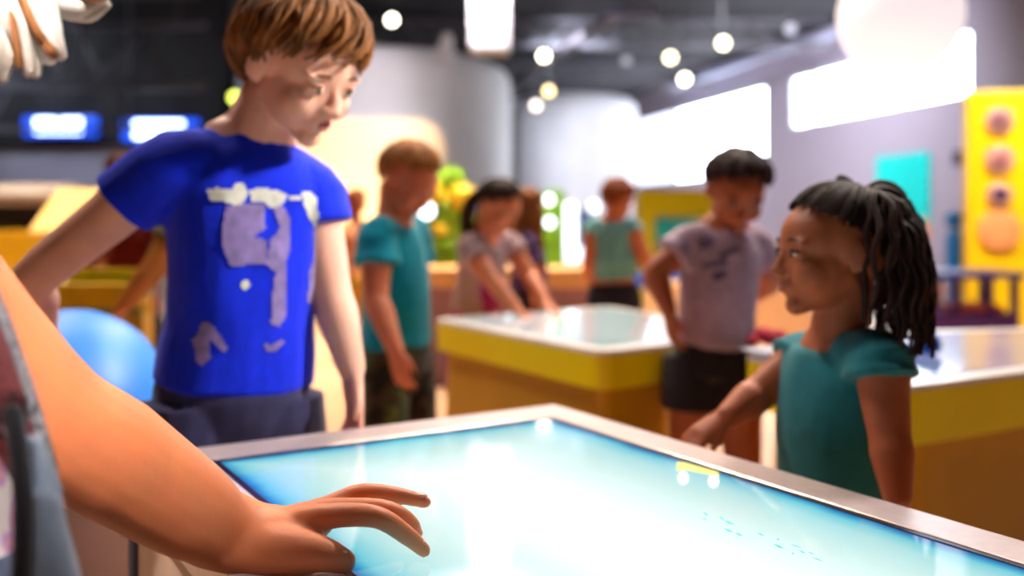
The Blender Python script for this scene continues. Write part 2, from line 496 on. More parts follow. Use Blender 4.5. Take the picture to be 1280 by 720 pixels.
for i, w in enumerate((W1, W2), 1):
    b = bmesh.new()
    wbox(b, w[0], w[1], w[2], w[2]+.06, .1, .07); wbox(b, w[0], w[1], w[3]-.06, w[3], .1, .07)
    wbox(b, w[0], w[0]+.07, w[2], w[3], .1, .07); wbox(b, w[1]-.07, w[1], w[2], w[3], .1, .07)
    ys = (24.3,) if i == 2 else (32.5,)
    for y in ys: wbox(b, y-.05, y+.05, w[2], w[3], .08, .07)
    fr = struct(f'window_{i}', b, M_FRAME)
    g = bmesh.new(); wbox(g, w[0]+.05, w[1]-.05, w[2]+.04, w[3]-.04, .012, .08)
    obj('window_glass', g, M_GLASS, fr)
    la = bpy.data.lights.new('daylight_portal', 'AREA'); la.shape = 'RECTANGLE'
    a, c = V((WX(w[0]), w[0], 0)), V((WX(w[1]), w[1], 0))
    la.size = (c-a).length; la.size_y = w[3]-w[2]; la.cycles.is_portal = True
    lo = bpy.data.objects.new('daylight_portal', la); C.objects.link(lo)
    m = (a+c)/2-WN*.2; lo.location = (m.x, m.y, (w[2]+w[3])/2)
    lo.rotation_euler = WN.to_track_quat('-Z', 'Z').to_euler()
# pale steel beam under the roof along the right wall
b = bmesh.new(); wbox(b, 18, 32, 5.62, 5.82, .25, -.35)
struct('trim_right', b, mat('beam_blue_grey', (205, 210, 240), rough=.5))

# two drum shaped rooms
def drum(name, c, r, h, label, m):
    b = bmesh.new()
    prof = [(r, 0), (r, h-.45)]+[(r-.45+.45*math.cos(a*math.pi/12), h-.45+.45*math.sin(a*math.pi/12)) for a in range(1, 7)]+[(.01, h+.02)]
    lathe(b, (c[0], c[1], 0), prof, 64)
    return tag(obj(name, b, m, None, 'auto'), label, 'rotunda')
drum('rotunda', (-2.97, 20.6), 2.95, 4.5, 'large white round-walled room in the middle of the hall, taller looking and nearer of two', M_WHITE)
drum('rotunda', (1.86, 28.2), 1.87, 4.82, 'smaller bluish white round-walled room beside the far window', M_WHITE)

b = bmesh.new()
fp = [P(540, 76, 17.9), P(566, 76, 17.9), P(565, 42, 17.9), P(555, 40, 17.9)]
lo = [b.verts.new(p) for p in fp]; hi = [b.verts.new(p+V((0, .25, 0))) for p in fp]
b.faces.new(lo); b.faces.new(hi[::-1])
for i in range(4): b.faces.new((lo[i], lo[(i+1) % 4], hi[(i+1) % 4], hi[i]))
tag(obj('roof_fin', b, M_WHITE, bevel=.03), 'small white slanted fin standing on top of the large round room', 'fin')

b = bmesh.new(); box(b, (-.33, 14, 4.83), (.6, .6, 2.42)); 
vd = obj('ventilation_duct', b, M_WHITE, bevel=.06)
tag(vd, 'white square duct dropping from the dark ceiling above the round room', 'duct')

# warm lit cream partition in front of the big drum
t = thing('display_partition', 'cream standing partition in warm lamp light before the large round room', 'partition', (-2.45, 16.1, 0))
pts = rounded([(-3.9, 0), (-1.15, 0), (-1.15, 2.86), (-3.9, 2.86)], .55)
b = bmesh.new()
lo = [b.verts.new((x, 16.05, z)) for x, z in pts]; hi = [b.verts.new((x, 16.2, z)) for x, z in pts]
b.faces.new(lo); b.faces.new(hi[::-1])
for i in range(len(pts)): b.faces.new((lo[i], lo[(i+1) % len(pts)], hi[(i+1) % len(pts)], hi[i]))
obj('panel', b, mat('cream_paint', (250, 226, 190), rough=.7, var=.03), t)
b = bmesh.new(); box(b, (-2.5, 16.12, .04), (2.9, .5, .08)); obj('foot', b, M_WHITE, t)

# roof trusses
M_STEEL2 = mat('truss_steel_pale', (60, 58, 66), rough=.6, var=.15, scale=3)
for y, z, zt, x0, x1, lab, wd in ((13.2, 5.35, 5.94, -15, WX(13.2)-.6, 'dark steel roof truss nearest over the hall', .13),
        (22.5, 5.35, 5.94, -5.5, WX(22.5)-.6, 'dark steel roof truss above the large round room', .13), (28.5, 5.35, 5.94, -15, WX(28.5)-.6, 'farthest dark steel roof truss', .13),
        (17.4, 3.62, 4.75, -15, -5.7, 'low-hung steel lattice truss in the dark above the lit signs', .15), (18.6, 2.95, 5.6, -14.6, -6.2, 'steel lattice truss behind the low-hung one, close to the dark fascia', .1)):
    t = thing('roof_truss', lab, 'truss', (0, y, z), 'steel roof trusses')
    ms = M_STEEL2 if x1 < 0 else M_STEEL
    b = bmesh.new(); box(b, ((x1+x0)/2, y, z), (x1-x0, wd, wd)); obj('bottom_chord', b, ms, t)
    b = bmesh.new(); box(b, ((x1+x0)/2, y, zt), (x1-x0, wd, .1)); obj('top_chord', b, ms, t)
    b = bmesh.new(); x = x0; k = 0; st = (.7 if zt-z < 1 else 1.4)
    while x+st < x1:
        bar(b, (x, y, z if k % 2 else zt), (x+st, y, zt if k % 2 else z), wd*.5); x += st; k += 1
        if st > 1: bar(b, (x, y, z), (x, y, zt), wd*.5)
    obj('web_lattice', b, ms, t)
    if zt < 5.9:
        for hx in (x0+.5, (x0+x1)/2, x1-.5):
            b = bmesh.new(); bar(b, (hx, y, zt), (hx, y, 6.0), .03); obj('hanger', b, ms, t)
b = bmesh.new(); bar(b, (-.1, 28, 5.2), (2.1, 18.5, 5.2), .22, .16)
tag(obj('cable_tray', b, mat('tray_brown_grey', (92, 84, 90), rough=.6)), 'brownish grey cable tray running under the dark ceiling', 'cable tray')
b = bmesh.new(); box(b, (2.2, 17.5, 5.0), (1.0, .3, .16))
tag(obj('air_diffuser', b, mat('diffuser_blue', (110, 112, 160), rough=.5), bevel=.03), 'bluish grey air diffuser hanging under the ceiling right of the duct', 'diffuser')
b = bmesh.new(); bar(b, (2.2, 17.5, 5.06), (2.2, 17.5, 6.0), .04)
o = obj('rod', b, M_STEEL, bpy.data.objects['air_diffuser'])

# spot lamps
M_CAN = mat('lamp_black', (22, 22, 24), rough=.5)
def spot(px, py, d, col, s, label, r=.1):
    c = P(px, py, d)
    t = thing('spot_lamp', label, 'lamp', (c.x, c.y, c.z), 'spot lamps under the ceiling')
    dirn = (V((0, 0, 1.0))-c).normalized(); q = dirn.to_track_quat('Z', 'Y').to_matrix()
    b = bmesh.new(); loft(b, [c-dirn*.3, c-dirn*.05, c-dirn*.01], [r*.9, r*1.1, r*1.15], n=18, k=1, cap=.05); obj('housing', b, M_CAN, t, 'auto')
    b = bmesh.new(); ell(b, c+dirn*.0, (r, r, .03), q); obj('lens', b, glow('lamp_glow', col, s), t, True)
    b = bmesh.new(); bar(b, c-dirn*.2, V((c.x, c.y+.15, 5.99)), .03); obj('stem', b, M_CAN, t)
WARM = (255, 240, 205)
spot(306, 27, 19, (255, 225, 205), 5, 'pinkish white spot lamp glowing beside the hair of the person in blue')
spot(490, 25, 21, (255, 248, 225), 14, 'bright white spot lamp alone above the large round room')
spot(294, 122, 17, (225, 240, 90), 5, 'yellow-green spot lamp just over the shoulder of the person in blue')
spot(680, 70, 21, (255, 244, 220), 14, 'white spot lamp, highest of three beside the hanging duct')
spot(686, 114, 22, (255, 226, 150), 7, 'yellowish spot lamp, middle of three beside the round rooms')
spot(670, 132, 23, (255, 238, 225), 6, 'faint white spot lamp, lowest of three over the far round room')
spot(838, 72, 21, (255, 240, 195), 12, 'cream spot lamp, left of the pair above the far window')
spot(856, 99, 21, (255, 246, 220), 13, 'cream spot lamp, lower right of the pair above the far window')
spot(904, 54, 19, (255, 244, 205), 12, 'cream spot lamp on its own nearest the grey-blue roof beam')
spot(783, 76, 20, (200, 200, 215), 1.0, 'dim switched-down spot lamp in the dark roof')
spot(988, 36, 18, (215, 215, 235), 1.6, 'dim spot lamp close to the right wall beside the globe')

# globe pendant
gc = P(1125, 20, 5.1)
t = thing('globe_pendant', 'big white glowing globe lamp hanging in front of the right window', 'lamp', tuple(gc))
b = bmesh.new(); ell(b, gc, .325, u=40, v=28)
obj('globe', b, mat('opal_glass', (240, 232, 238), rough=.3, var=.01, emit=(255, 240, 246), es=.85), t, True)
b = bmesh.new(); bar(b, gc+V((0, 0, .3)), V((gc.x, gc.y, 6.0)), .02); obj('suspension_rod', b, M_WHITE, t)
b = bmesh.new(); lathe(b, (gc.x, gc.y, gc.z+.3), [(.07, 0), (.07, .05), (.02, .09)], 20); obj('cap', b, M_WHITE, t, 'auto')

# lit blue-white signs on the dark fascia
M_SIGN = glow('sign_light', (200, 228, 255), 8); M_SIGNB = glow('sign_blue', (30, 90, 255), 1.6)
for x0, x1, y0, y1, lab in ((42, 100, 148, 166, 'glowing blue-white sign farther from that person, on the dark fascia'), (166, 228, 151, 172, 'glowing blue-white sign next to the sleeve of the person in blue')):
    d = 19.6; a, c = P(x0, y0, d), P(x1, y1, d)
    t = thing('lit_sign', lab, 'sign', ((a.x+c.x)/2, d, c.z), 'lit signs on the dark fascia')
    b = bmesh.new(); box(b, ((a.x+c.x)/2, 19.78, (a.z+c.z)/2), (c.x-a.x+.55, .2, a.z-c.z+.1)); obj('sign_case', b, M_SIGNB, t, bevel=.04)
    b = bmesh.new(); box(b, ((a.x+c.x)/2, 19.66, (a.z+c.z)/2), (c.x-a.x, .06, a.z-c.z)); obj('light_panel', b, M_SIGN, t, bevel=.02)

# ------------------------------------------------------------------ far exhibits
def plate(px0, py0, px1, py1, d, th, m, name, parent=None, bevel=.02, label=None):
    a, c = P(px0, py0, d), P(px1, py1, d)
    b = bmesh.new(); box(b, ((a.x+c.x)/2, d+th/2, (a.z+c.z)/2), (abs(c.x-a.x), th, abs(a.z-c.z)))
    return obj(name, b, m, parent, bevel=bevel, label=label)

# yellow panel with portholes
t = thing('porthole_board', 'tall yellow standing board with round portholes beside the teal panel', 'exhibit board', (4.95, 9.2, 0))
Rz = Matrix.Rotation(-.22, 3, 'Z')
def yb(c): return V((4.36, 9.0, 0))+Rz @ V(c)
b = bmesh.new(); box(b, yb((.65, .09, 1.17)), (1.3, .18, 2.34), Rz); obj('board', b, mat('sun_yellow', (255, 205, 0), rough=.4, var=.04), t, bevel=.03)
M_PORT = mat('porthole_pink', (205, 150, 140), rough=.35); M_LENS = mat('porthole_lens', (92, 62, 88), rough=.15, coat=.5)
M_PEACH = mat('peach_disc', (244, 160, 96), rough=.5)
for z, rr, ring, lens in ((2.05, .13, M_PORT, mat('lens_brown', (150, 105, 105), rough=.2)), (1.68, .135, M_PORT, mat('lens_rose', (176, 118, 112), rough=.2)), (1.34, .12, M_PORT, M_LENS), (1.0, .2, M_PEACH, M_PEACH)):
    c = yb((.29, 0, z)); n = Rz @ V((0, -1, 0))
    b = bmesh.new(); loft(b, [c-n*.02, c+n*.04], [rr, rr*.93], n=28, k=1, cap=.05); p = obj('porthole', b, ring, t, 'auto')
    if ring is M_PORT:
        b = bmesh.new(); ell(b, c+n*.045, (rr*.62, .03, rr*.62), Rz); obj('lens', b, lens, p, True)

# teal panel and small black box on the right wall
b = bmesh.new()
wbox(b, 19.95, 21.7, .95, 2.6, .06, -.03)
tag(obj('wall_panel', b, mat('teal_gloss', (0, 245, 238), rough=.5, var=.06, scale=1.2), bevel=.03), 'bright teal panel with rounded corners on the right wall', 'panel')
b = bmesh.new(); wbox(b, 18.95, 19.2, 2.25, 2.55, .12, -.06)
tag(obj('wall_box', b, mat('box_grey', (70, 66, 84), rough=.6), bevel=.02), 'small dark grey box on the wall beside the yellow porthole board', 'box')

# blue skittle-like post
t = thing('marker_post', 'blue round-headed post standing left of the yellow porthole board', 'post', (P(1193, 300, 9.6).x, 9.6, 0))
M_BLUE = mat('blue_plastic', (8, 110, 190), rough=.4)
x = P(1193, 300, 9.6).x
b = bmesh.new(); lathe(b, (x, 9.6, 0), [(.13, 0), (.13, .03), (.085, .06), (.085, .93), (.05, 1.0)], 24); obj('post', b, M_BLUE, t, 'auto')
b = bmesh.new(); ell(b, (x, 9.6, 1.1), .095); obj('head', b, M_BLUE, t, True)

# peach chair
cx = P(1151, 300, 8.7).x
t = thing('chair', 'small peach chair with a rounded back, beneath the teal wall panel', 'chair', (cx, 8.7, 0))
M_PCH = mat('peach_plastic', (236, 158, 112), rough=.45)
b = bmesh.new(); pts = rounded([(cx-.16, .45), (cx+.16, .45), (cx+.15, 1.14), (cx-.15, 1.14)], .14)
hole = None
lo = [b.verts.new((x, 8.86, z)) for x, z in pts]; hi = [b.verts.new((x, 8.9, z)) for x, z in pts]
b.faces.new(lo); b.faces.new(hi[::-1])
for i in range(len(pts)): b.faces.new((lo[i], lo[(i+1) % len(pts)], hi[(i+1) % len(pts)], hi[i]))
obj('backrest', b, M_PCH, t)
b = bmesh.new(); box(b, (cx, 8.845, .9), (.14, .02, .18)); obj('cushion', b, mat('pale_blue_pad', (190, 195, 225), rough=.7), t, bevel=.008)
b = bmesh.new(); box(b, (cx, 8.7, .46), (.34, .34, .04)); obj('seat', b, M_PCH, t, bevel=.012)
for sx in (-1, 1):
    for sy in (-1, 1):
        b = bmesh.new(); bar(b, (cx+sx*.13, 8.7+sy*.13, .45), (cx+sx*.16, 8.7+sy*.16, 0), .03); obj('leg', b, mat('leg_beige', (220, 195, 170)), t)

# purple table with red stool
M_PUR = mat('purple_stain', (74, 26, 104), rough=.45, var=.15, stretch=(1, 1, 6), scale=10)
M_NAVY = mat('navy_top', (42, 44, 120), rough=.35)
x0, x1 = P(1166, 0, 7.4).x, P(1273, 0, 7.4).x
t = thing('activity_table', 'purple activity table with navy top, in front of the yellow porthole board', 'table', ((x0+x1)/2, 7.6, 0))
b = bmesh.new(); box(b, ((x0+x1)/2, 7.65, .655), (x1-x0+.06, .62, .05)); obj('tabletop', b, M_NAVY, t, bevel=.01)
for px in (1170, 1268):
    for yy in (7.4, 7.9):
        xx = P(px, 0, 7.4).x
        b = bmesh.new(); box(b, (xx, yy, .316), (.055, .055, .632)); obj('leg', b, M_PUR, t, bevel=.006)
b = bmesh.new(); box(b, ((x0+x1)/2, 7.65, .27), (x1-x0-.07, .5, .17)); obj('lower_panel', b, M_PUR, t, bevel=.01)
for px in (1198, 1241):
    b = bmesh.new(); box(b, (P(px, 0, 7.4).x, 7.45, .49), (.05, .05, .28)); obj('post', b, M_PUR, t, bevel=.006)
b = bmesh.new(); box(b, (P(1230, 0, 7.4).x, 7.62, .385), (.38, .34, .06))
tag(obj('storage_tray', b, mat('coral_red', (226, 92, 84), rough=.5), bevel=.02), 'coral red flat tray on the shelf of the purple table', 'tray')

# yellow arch exhibit with teal screen
t = thing('arch_exhibit', 'yellow arch-shaped exhibit frame with a teal screen below the far window', 'exhibit', (2.15, 12.2, 0))
b = bmesh.new()
a = rounded([(1.62, 0), (1.62, 1.5), (2.75, 1.5), (2.75, 0), (2.5, 0), (2.5, 1.18), (1.82, 1.18), (1.82, 0)], .06)
lo = [b.verts.new((x, 12.0, z)) for x, z in a]; hi = [b.verts.new((x, 12.5, z)) for x, z in a]
b.faces.new(lo); b.faces.new(hi[::-1])
for i in range(len(a)): b.faces.new((lo[i], lo[(i+1) % len(a)], hi[(i+1) % len(a)], hi[i]))
obj('arch', b, M_YEL, t)
b = bmesh.new(); box(b, (2.16, 12.3, .6), (.66, .3, 1.16)); obj('back_panel', b, mat('pale_yellow', (240, 225, 150), rough=.6), t)
b = bmesh.new(); box(b, (2.14, 12.13, .98), (.56, .04, .3)); obj('screen', b, mat('teal_screen', (40, 150, 140), rough=.2, emit=(50, 175, 160), es=.25), t, bevel=.01)
b = bmesh.new(); box(b, (2.13, 12.08, .62), (.5, .1, .16)); obj('control_ledge', b, mat('blue_ledge', (10, 100, 220), rough=.4), t, bevel=.015)

# long blue bench
t = thing('bench', 'long low blue bench standing behind the person in the grey shirt', 'bench', (2.7, 10.0, 0))
M_BB = mat('bench_blue', (50, 110, 225), rough=.45)
b = bmesh.new(); box(b, (2.45, 10.1, .46), (2.3, .5, .14)); obj('seat', b, M_BB, t, bevel=.03)
for x in (1.5, 3.4):
    b = bmesh.new(); box(b, (x, 10.1, .195), (.1, .4, .39)); obj('leg', b, mat('bench_leg_white', (220, 215, 220)), t)
# peach half wall
b = bmesh.new(); box(b, (1.98, 8.6, .27), (1.5, .25, .54))
tag(obj('low_partition', b, mat('peach_laminate', (243, 190, 140), rough=.5, var=.05), bevel=.03), 'low peach partition behind the person in the grey shirt', 'partition')

# tan counter behind the middle table
t = thing('counter', 'tan wooden counter with front shade coloured mauve behind the middle table', 'counter', (-.05, 6.3, 0))
M_TAN = mat('tan_wood', (240, 184, 124), rough=.5, var=.1, stretch=(1, 8, 8), scale=4)
b = bmesh.new(); box(b, (-.02, 6.3, .71), (1.16, .5, .12)); obj('worktop', b, M_TAN, t, bevel=.015)
b = bmesh.new(); box(b, (-.02, 6.32, .325), (1.08, .42, .65)); obj('front_panel', b, mat('mauve_shade_panel', (150, 112, 128), rough=.6), t)  # shade below the worktop put into the panel colour

# leafy tree display, green board, lit white display
def leaves(bm, c, r, n, size, rnd):
    for _ in range(n):
        d = V((rnd.gauss(0, 1), rnd.gauss(0, 1), rnd.gauss(0, 1))).normalized()
        p = V(c)+V((d.x*r[0], d.y*r[1], d.z*r[2]))*rnd.uniform(.55, 1)
        s = size*rnd.uniform(.7, 1.3); q = d.to_track_quat('Z', 'Y').to_matrix() @ Matrix.Rotation(rnd.uniform(0, 6.3), 3, 'Z')
        vs = [bm.verts.new(p+q @ V(v)*s) for v in ((-1, 0, 0), (-.3, .42, .12), (.4, .36, .1), (1, 0, -.15), (.4, -.36, .1), (-.3, -.42, .12))]
        bm.faces.new(vs)
t = thing('display_tree', 'leafy green and yellow display tree between the person in turquoise and the leaning person', 'tree', (P(548, 0, 7.6).x, 7.6, 0))
rnd = random.Random(3); tx = P(556, 0, 7.6).x
b = bmesh.new(); loft(b, [(tx, 7.6, 0), (tx+.03, 7.6, .5), (tx-.02, 7.6, 1.0), (tx+.05, 7.6, 1.4)], [.07, .055, .045, .02], n=12); obj('trunk', b, mat('bark', (96, 66, 38), rough=.8, bump=.6), t, True)
b = bmesh.new()
leaves(b, (tx, 7.6, .80), (.25, .25, .30), 380, .06, rnd); leaves(b, (tx+.02, 7.6, 1.12), (.24, .25, .24), 320, .06, rnd); leaves(b, (tx+.03, 7.6, 1.4), (.15, .18, .15), 150, .05, rnd)
f = obj('foliage', b, mat('leaf_green', (142, 186, 18), rough=.5, var=.45, scale=7), t); f['kind'] = 'stuff'
b = bmesh.new(); leaves(b, (tx+.15, 7.4, 1.27), (.14, .12, .11), 150, .055, rnd); leaves(b, (tx-.09, 7.38, 1.3), (.11, .12, .1), 120, .055, rnd); leaves(b, (tx-.02, 7.36, 1.02), (.06, .06, .05), 50, .04, rnd)
obj('blossom', b, mat('blossom_yellow', (246, 208, 16), rough=.5, var=.15), t)
t = thing('exhibit_board', 'green exhibit board with white lamps behind the middle table', 'exhibit board', (P(692, 0, 8.6).x, 8.6, 0))
plate(679, 238, 706, 424, 8.6, .1, mat('leaf_board_green', (108, 158, 24), rough=.5, var=.3, scale=6), 'board', t)
M_BULB = glow('bulb_white', (240, 248, 255), 5)
for px, py in ((686, 250), (687, 278)):
    c = P(px, py, 8.53); b = bmesh.new(); ell(b, c, .045); obj('bulb', b, M_BULB, t, True)
t = thing('light_display', 'white backlit display post right of the green board', 'display', (P(716, 0, 8.9).x, 8.9, 0))
plate(702, 250, 722, 419, 8.9, .12, mat('display_case_white', (225, 228, 235), rough=.4), 'case', t)
plate(704, 254, 720, 322, 8.87, .03, glow('display_light', (235, 246, 255), 4), 'light_panel', t)
plate(702, 309, 737, 326, 8.84, .1, glow('display_ledge', (235, 246, 255), 3), 'ledge', t)
plate(724, 262, 738, 310, 9.0, .08, mat('display_blue', (40, 80, 150), rough=.4), 'side_panel', t)
# small globe lights on stands
def bulb(px, py, d, r, label, col=(240, 248, 255), s=4.0):
    c = P(px, py, d); t = thing('globe_light', label, 'lamp', (c.x, c.y, 0), 'small globe lights on thin stands')
    b = bmesh.new(); ell(b, c, r); obj('globe', b, glow('globe_glow', col, s), t, True)
    b = bmesh.new(); bar(b, (c.x, c.y, .02), c-V((0, 0, r*.8)), .02); obj('pole', b, M_STEEL, t)
    b = bmesh.new(); lathe(b, (c.x, c.y, 0), [(.1, 0), (.1, .02), (.01, .03)], 20); obj('base', b, M_STEEL, t)
bulb(533, 263, 7.0, .06, 'white globe light by the chin of the person in turquoise', s=5)
bulb(643, 282, 7.0, .045, 'bluish globe light between the leaning person and the long-haired person', (190, 220, 255), 4)
bulb(743, 258, 9.5, .06, 'white globe light left of the person in the teal vest', s=3)

# left: play kiosk with grey canopy
kx = P(30, 0, 8.8).x
t = thing('play_kiosk', 'yellow play kiosk under a rounded grey canopy by the left wall', 'kiosk', (kx, 9.2, 0))
b = bmesh.new(); box(b, (kx+.1, 9.2, .5), (1.2, .8, 1.0)); obj('body', b, M_YEL2, t, bevel=.03)
b = bmesh.new(); box(b, (kx-.02, 8.9, 1.12), (.62, .1, .24)); obj('opening', b, mat('opening_shade', (20, 16, 16), rough=.7), t)  # solid block, its black colour stands for the shade inside the recess
b = bmesh.new(); loft(b, [(kx-.4, 9.1, 1.33), (kx+.3, 9.1, 1.33)], [(.42, .12), (.42, .12)], side=(0, 1, 0), n=24, k=1, cap=.4); obj('canopy', b, mat('canopy_grey', (176, 164, 160), rough=.7), t, True)
b = bmesh.new(); box(b, (kx-.1, 9.25, 1.1), (.8, .6, .24)); obj('core', b, mat('core_dark', (60, 45, 35), rough=.7), t)
t = thing('display_table', 'slanted cream display table shining in warm light behind the arm of the person in blue', 'display table', (P(95, 0, 7.5).x, 7.7, 0))
b = bmesh.new(); q = Matrix.Rotation(.62, 3, 'X'); dx = P(98, 0, 7.5).x
box(b, (dx, 7.7, 1.16), (.74, .6, .05), q); obj('slanted_top', b, mat('warm_cream', (252, 205, 120), rough=.5), t, bevel=.01)
b = bmesh.new(); box(b, (dx, 7.8, .47), (.6, .35, .94)); obj('pedestal', b, M_YEL2, t, bevel=.02)

# left: yellow tray table
t = thing('tray_table', 'yellow tray table with green insides, left behind the person in blue', 'table', (P(125, 0, 3.4).x, 3.6, 0))
A = [P(50, 364, 3.1), P(178, 364, 3.1), P(186, 337, 4.2), P(40, 337, 4.2)]
zt = .86
q = [(p.x, p.y) for p in A]
cxy = V((sum(p[0] for p in q)/4, sum(p[1] for p in q)/4))
def ins(k): return [tuple(cxy+(V(p)-cxy)*k) for p in q]
b = bmesh.new()
o0, i0 = q, ins(.88)
for i in range(4):
    j = (i+1) % 4
    vs = [(o0[i], .78), (o0[j], .78), (o0[j], zt), (o0[i], zt), (i0[i], .78), (i0[j], .78), (i0[j], zt), (i0[i], zt)]
    w = [b.verts.new((p[0], p[1], z)) for p, z in vs]
    for fa in ((0, 1, 2, 3), (5, 4, 7, 6), (3, 2, 6, 7), (1, 0, 4, 5)): b.faces.new([w[k] for k in fa])
obj('rim', b, mat('tray_yellow', (238, 186, 6), rough=.4), t)
b = bmesh.new(); prism(b, ins(.97), .76, .79); obj('tray_floor', b, mat('tray_green', (84, 128, 70), rough=.5, var=.3, scale=6), t)
b = bmesh.new(); box(b, (cxy.x-.1, cxy.y-.2, .82), (.09, .25, .07)); obj('divider', b, mat('tray_cream', (235, 225, 150)), t, bevel=.01)
b = bmesh.new(); box(b, (cxy.x+.12, cxy.y-.15, .805), (.3, .2, .03)); obj('inlay', b, mat('tray_grey_green', (130, 165, 150)), t, bevel=.008)
for p in ins(.9):
    b = bmesh.new(); box(b, (p[0], p[1], .38), (.06, .06, .76)); obj('leg', b, M_YEL2, t)

# left: blue ball on a plinth
bc = P(88, 503, 2.0)
t = thing('ball_exhibit', 'large glossy blue ball on a taupe plinth beside the person in blue', 'exhibit', (bc.x, bc.y, 0))
b = bmesh.new(); ell(b, bc, .198, u=40, v=28); obj('ball', b, mat('ball_blue', (38, 112, 196), rough=.5, var=.05), t, True)
b = bmesh.new(); lathe(b, (bc.x, bc.y, 0), [(.15, 0), (.15, bc.z-.17), (.13, bc.z-.16)], 40); obj('plinth', b, mat('taupe_laminate', (104, 72, 62), rough=.5), t, 'auto')
b = bmesh.new(); lathe(b, (bc.x, bc.y, bc.z-.2), [(.11, 0), (.14, .06), (.1, .06)], 40); obj('collar', b, M_BLUE, t, 'auto')

# ------------------------------------------------------------------ touch tables
M_RIMTOP = mat('table_top_white', (226, 220, 220), rough=.3, var=.02, spec=.5)
def scr(name, stops, strength, streak=.25, axis_dark=True, rough=.06):
    m = bpy.data.materials.new(name); m.use_nodes = True
    nt = m.node_tree; N = nt.nodes; L = nt.links; b = N['Principled BSDF']
    b.inputs['Base Color'].default_value = (.02, .03, .035, 1); b.inputs['Roughness'].default_value = rough
    b.inputs['Coat Weight'].default_value = .4; b.inputs['Coat Roughness'].default_value = .03
    uv = N.new('ShaderNodeUVMap'); uv.uv_map = 'screen'
    sp = N.new('ShaderNodeSeparateXYZ'); L.new(uv.outputs[0], sp.inputs[0])
    def mth(op, a, c=None):
        n = N.new('ShaderNodeMath'); n.operation = op
        for i, x in enumerate((a, c)):
            if x is None: continue
            if isinstance(x, (int, float)): n.inputs[i].default_value = x
            else: L.new(x, n.inputs[i])
        return n.outputs[0]
    x, y = sp.outputs[0], sp.outputs[1]
    ex = mth('MINIMUM', x, mth('SUBTRACT', 1.0, x)); ey = mth('MINIMUM', y, mth('SUBTRACT', 1.0, y))
    mp = N.new('ShaderNodeMapping'); mp.inputs['Scale'].default_value = (2, 5, 1); mp.inputs['Rotation'].default_value = (0, 0, .5)
    L.new(uv.outputs[0], mp.inputs['Vector'])
    nz = N.new('ShaderNodeTexNoise'); nz.inputs['Scale'].default_value = 1.3; nz.inputs['Detail'].default_value = 5
    L.new(mp.outputs[0], nz.inputs['Vector'])
    wob = mth('MULTIPLY', mth('SUBTRACT', nz.outputs['Fac'], .5), streak)
    ed = mth('ADD', mth('MINIMUM', mth('MULTIPLY', ex, 1.0), mth('MULTIPLY', ey, 1.7)), wob)
    cr = N.new('ShaderNodeValToRGB'); L.new(ed, cr.inputs['Fac'])
    e = cr.color_ramp.elements
    while len(e) > 1: e.remove(e[-1])
    for i, (p, c, *k) in enumerate(stops):
        el = e[0] if i == 0 else e.new(p)
        el.position = p; el.color = tuple(q*(k[0] if k else 1) for q in lin(c)[:3])+(1,)
    L.new(cr.outputs[0], b.inputs['Emission Color']); b.inputs['Emission Strength'].default_value = strength
    return m

def quad_screen(name, pts, z, m, parent, th=.004, uvs=None, label=None):
    b = bmesh.new(); uvl = b.loops.layers.uv.new('screen')
    prism(b, pts, z-th, z)
    uvs = uvs or [(0, 0), (1, 0), (1, 1), (0, 1)]
    for fc in b.faces:
        for lp in fc.loops:
            k = min(range(len(pts)), key=lambda i: (V(pts[i][:2])-lp.vert.co.xy).length)
            lp[uvl].uv = uvs[k]
    return obj(name, b, m, parent, label=label)

# the near table: corner K at the far tip, U along the left-hand far edge, W along the right-hand edge towards the viewer
K = V((.08, 1.771)); U = V((.852, .524)).normalized(); W = V((U.y, -U.x))
TZ = .72
def T(u, w): return tuple(K-U*u+W*w)
OUT = [T(0, 0), T(.755, 0), T(.755, 1.15), T(0, 1.15)]
SC = [T(.077, .098), T(.648, .098), T(.648, 1.05), T(.077, 1.05)]
BZ = [T(.068, .089), T(.657, .089), T(.657, 1.059), T(.068, 1.059)]
t = thing('touch_table', 'near pale touch table with a glowing cyan-white screen under the reaching hand', 'touch table', (*((V(OUT[0])+V(OUT[2]))/2), 0))
def ringprism(bm, outer, inner, z0, z1):
    n = len(outer)
    vs = [[bm.verts.new((p[0], p[1], z)) for p in pl] for pl in (outer, inner) for z in (z0, z1)]
    o0, o1, i0, i1 = vs
    for i in range(n):
        j = (i+1) % n
        bm.faces.new((o0[i], o0[j], o1[j], o1[i])); bm.faces.new((i0[j], i0[i], i1[i], i1[j]))
        bm.faces.new((o1[i], o1[j], i1[j], i1[i])); bm.faces.new((o0[j], o0[i], i0[i], i0[j]))
M_FRM = mat('satin_metal_frame', (222, 202, 202), rough=.3, metal=.35, var=.06, stretch=(20, 20, 1), scale=3)
b = bmesh.new(); ringprism(b, OUT, BZ, TZ-.05, TZ); obj('frame', b, M_FRM, t, bevel=.003)
b = bmesh.new(); ringprism(b, BZ, SC, TZ-.05, TZ-.001); obj('bezel', b, mat('bezel_black', (34, 16, 24), rough=.3), t)
NEAR_STOPS = [(0.0, (16, 84, 160), 1), (.016, (44, 158, 205), 1), (.04, (124, 218, 232), .95), (.09, (186, 240, 242), .95), (.2, (222, 252, 247), 1.0), (.5, (240, 255, 251), 1.5)]
s = quad_screen('screen', SC, TZ-.002, scr('near_screen', NEAR_STOPS, 1.0, .07), t, th=.02)
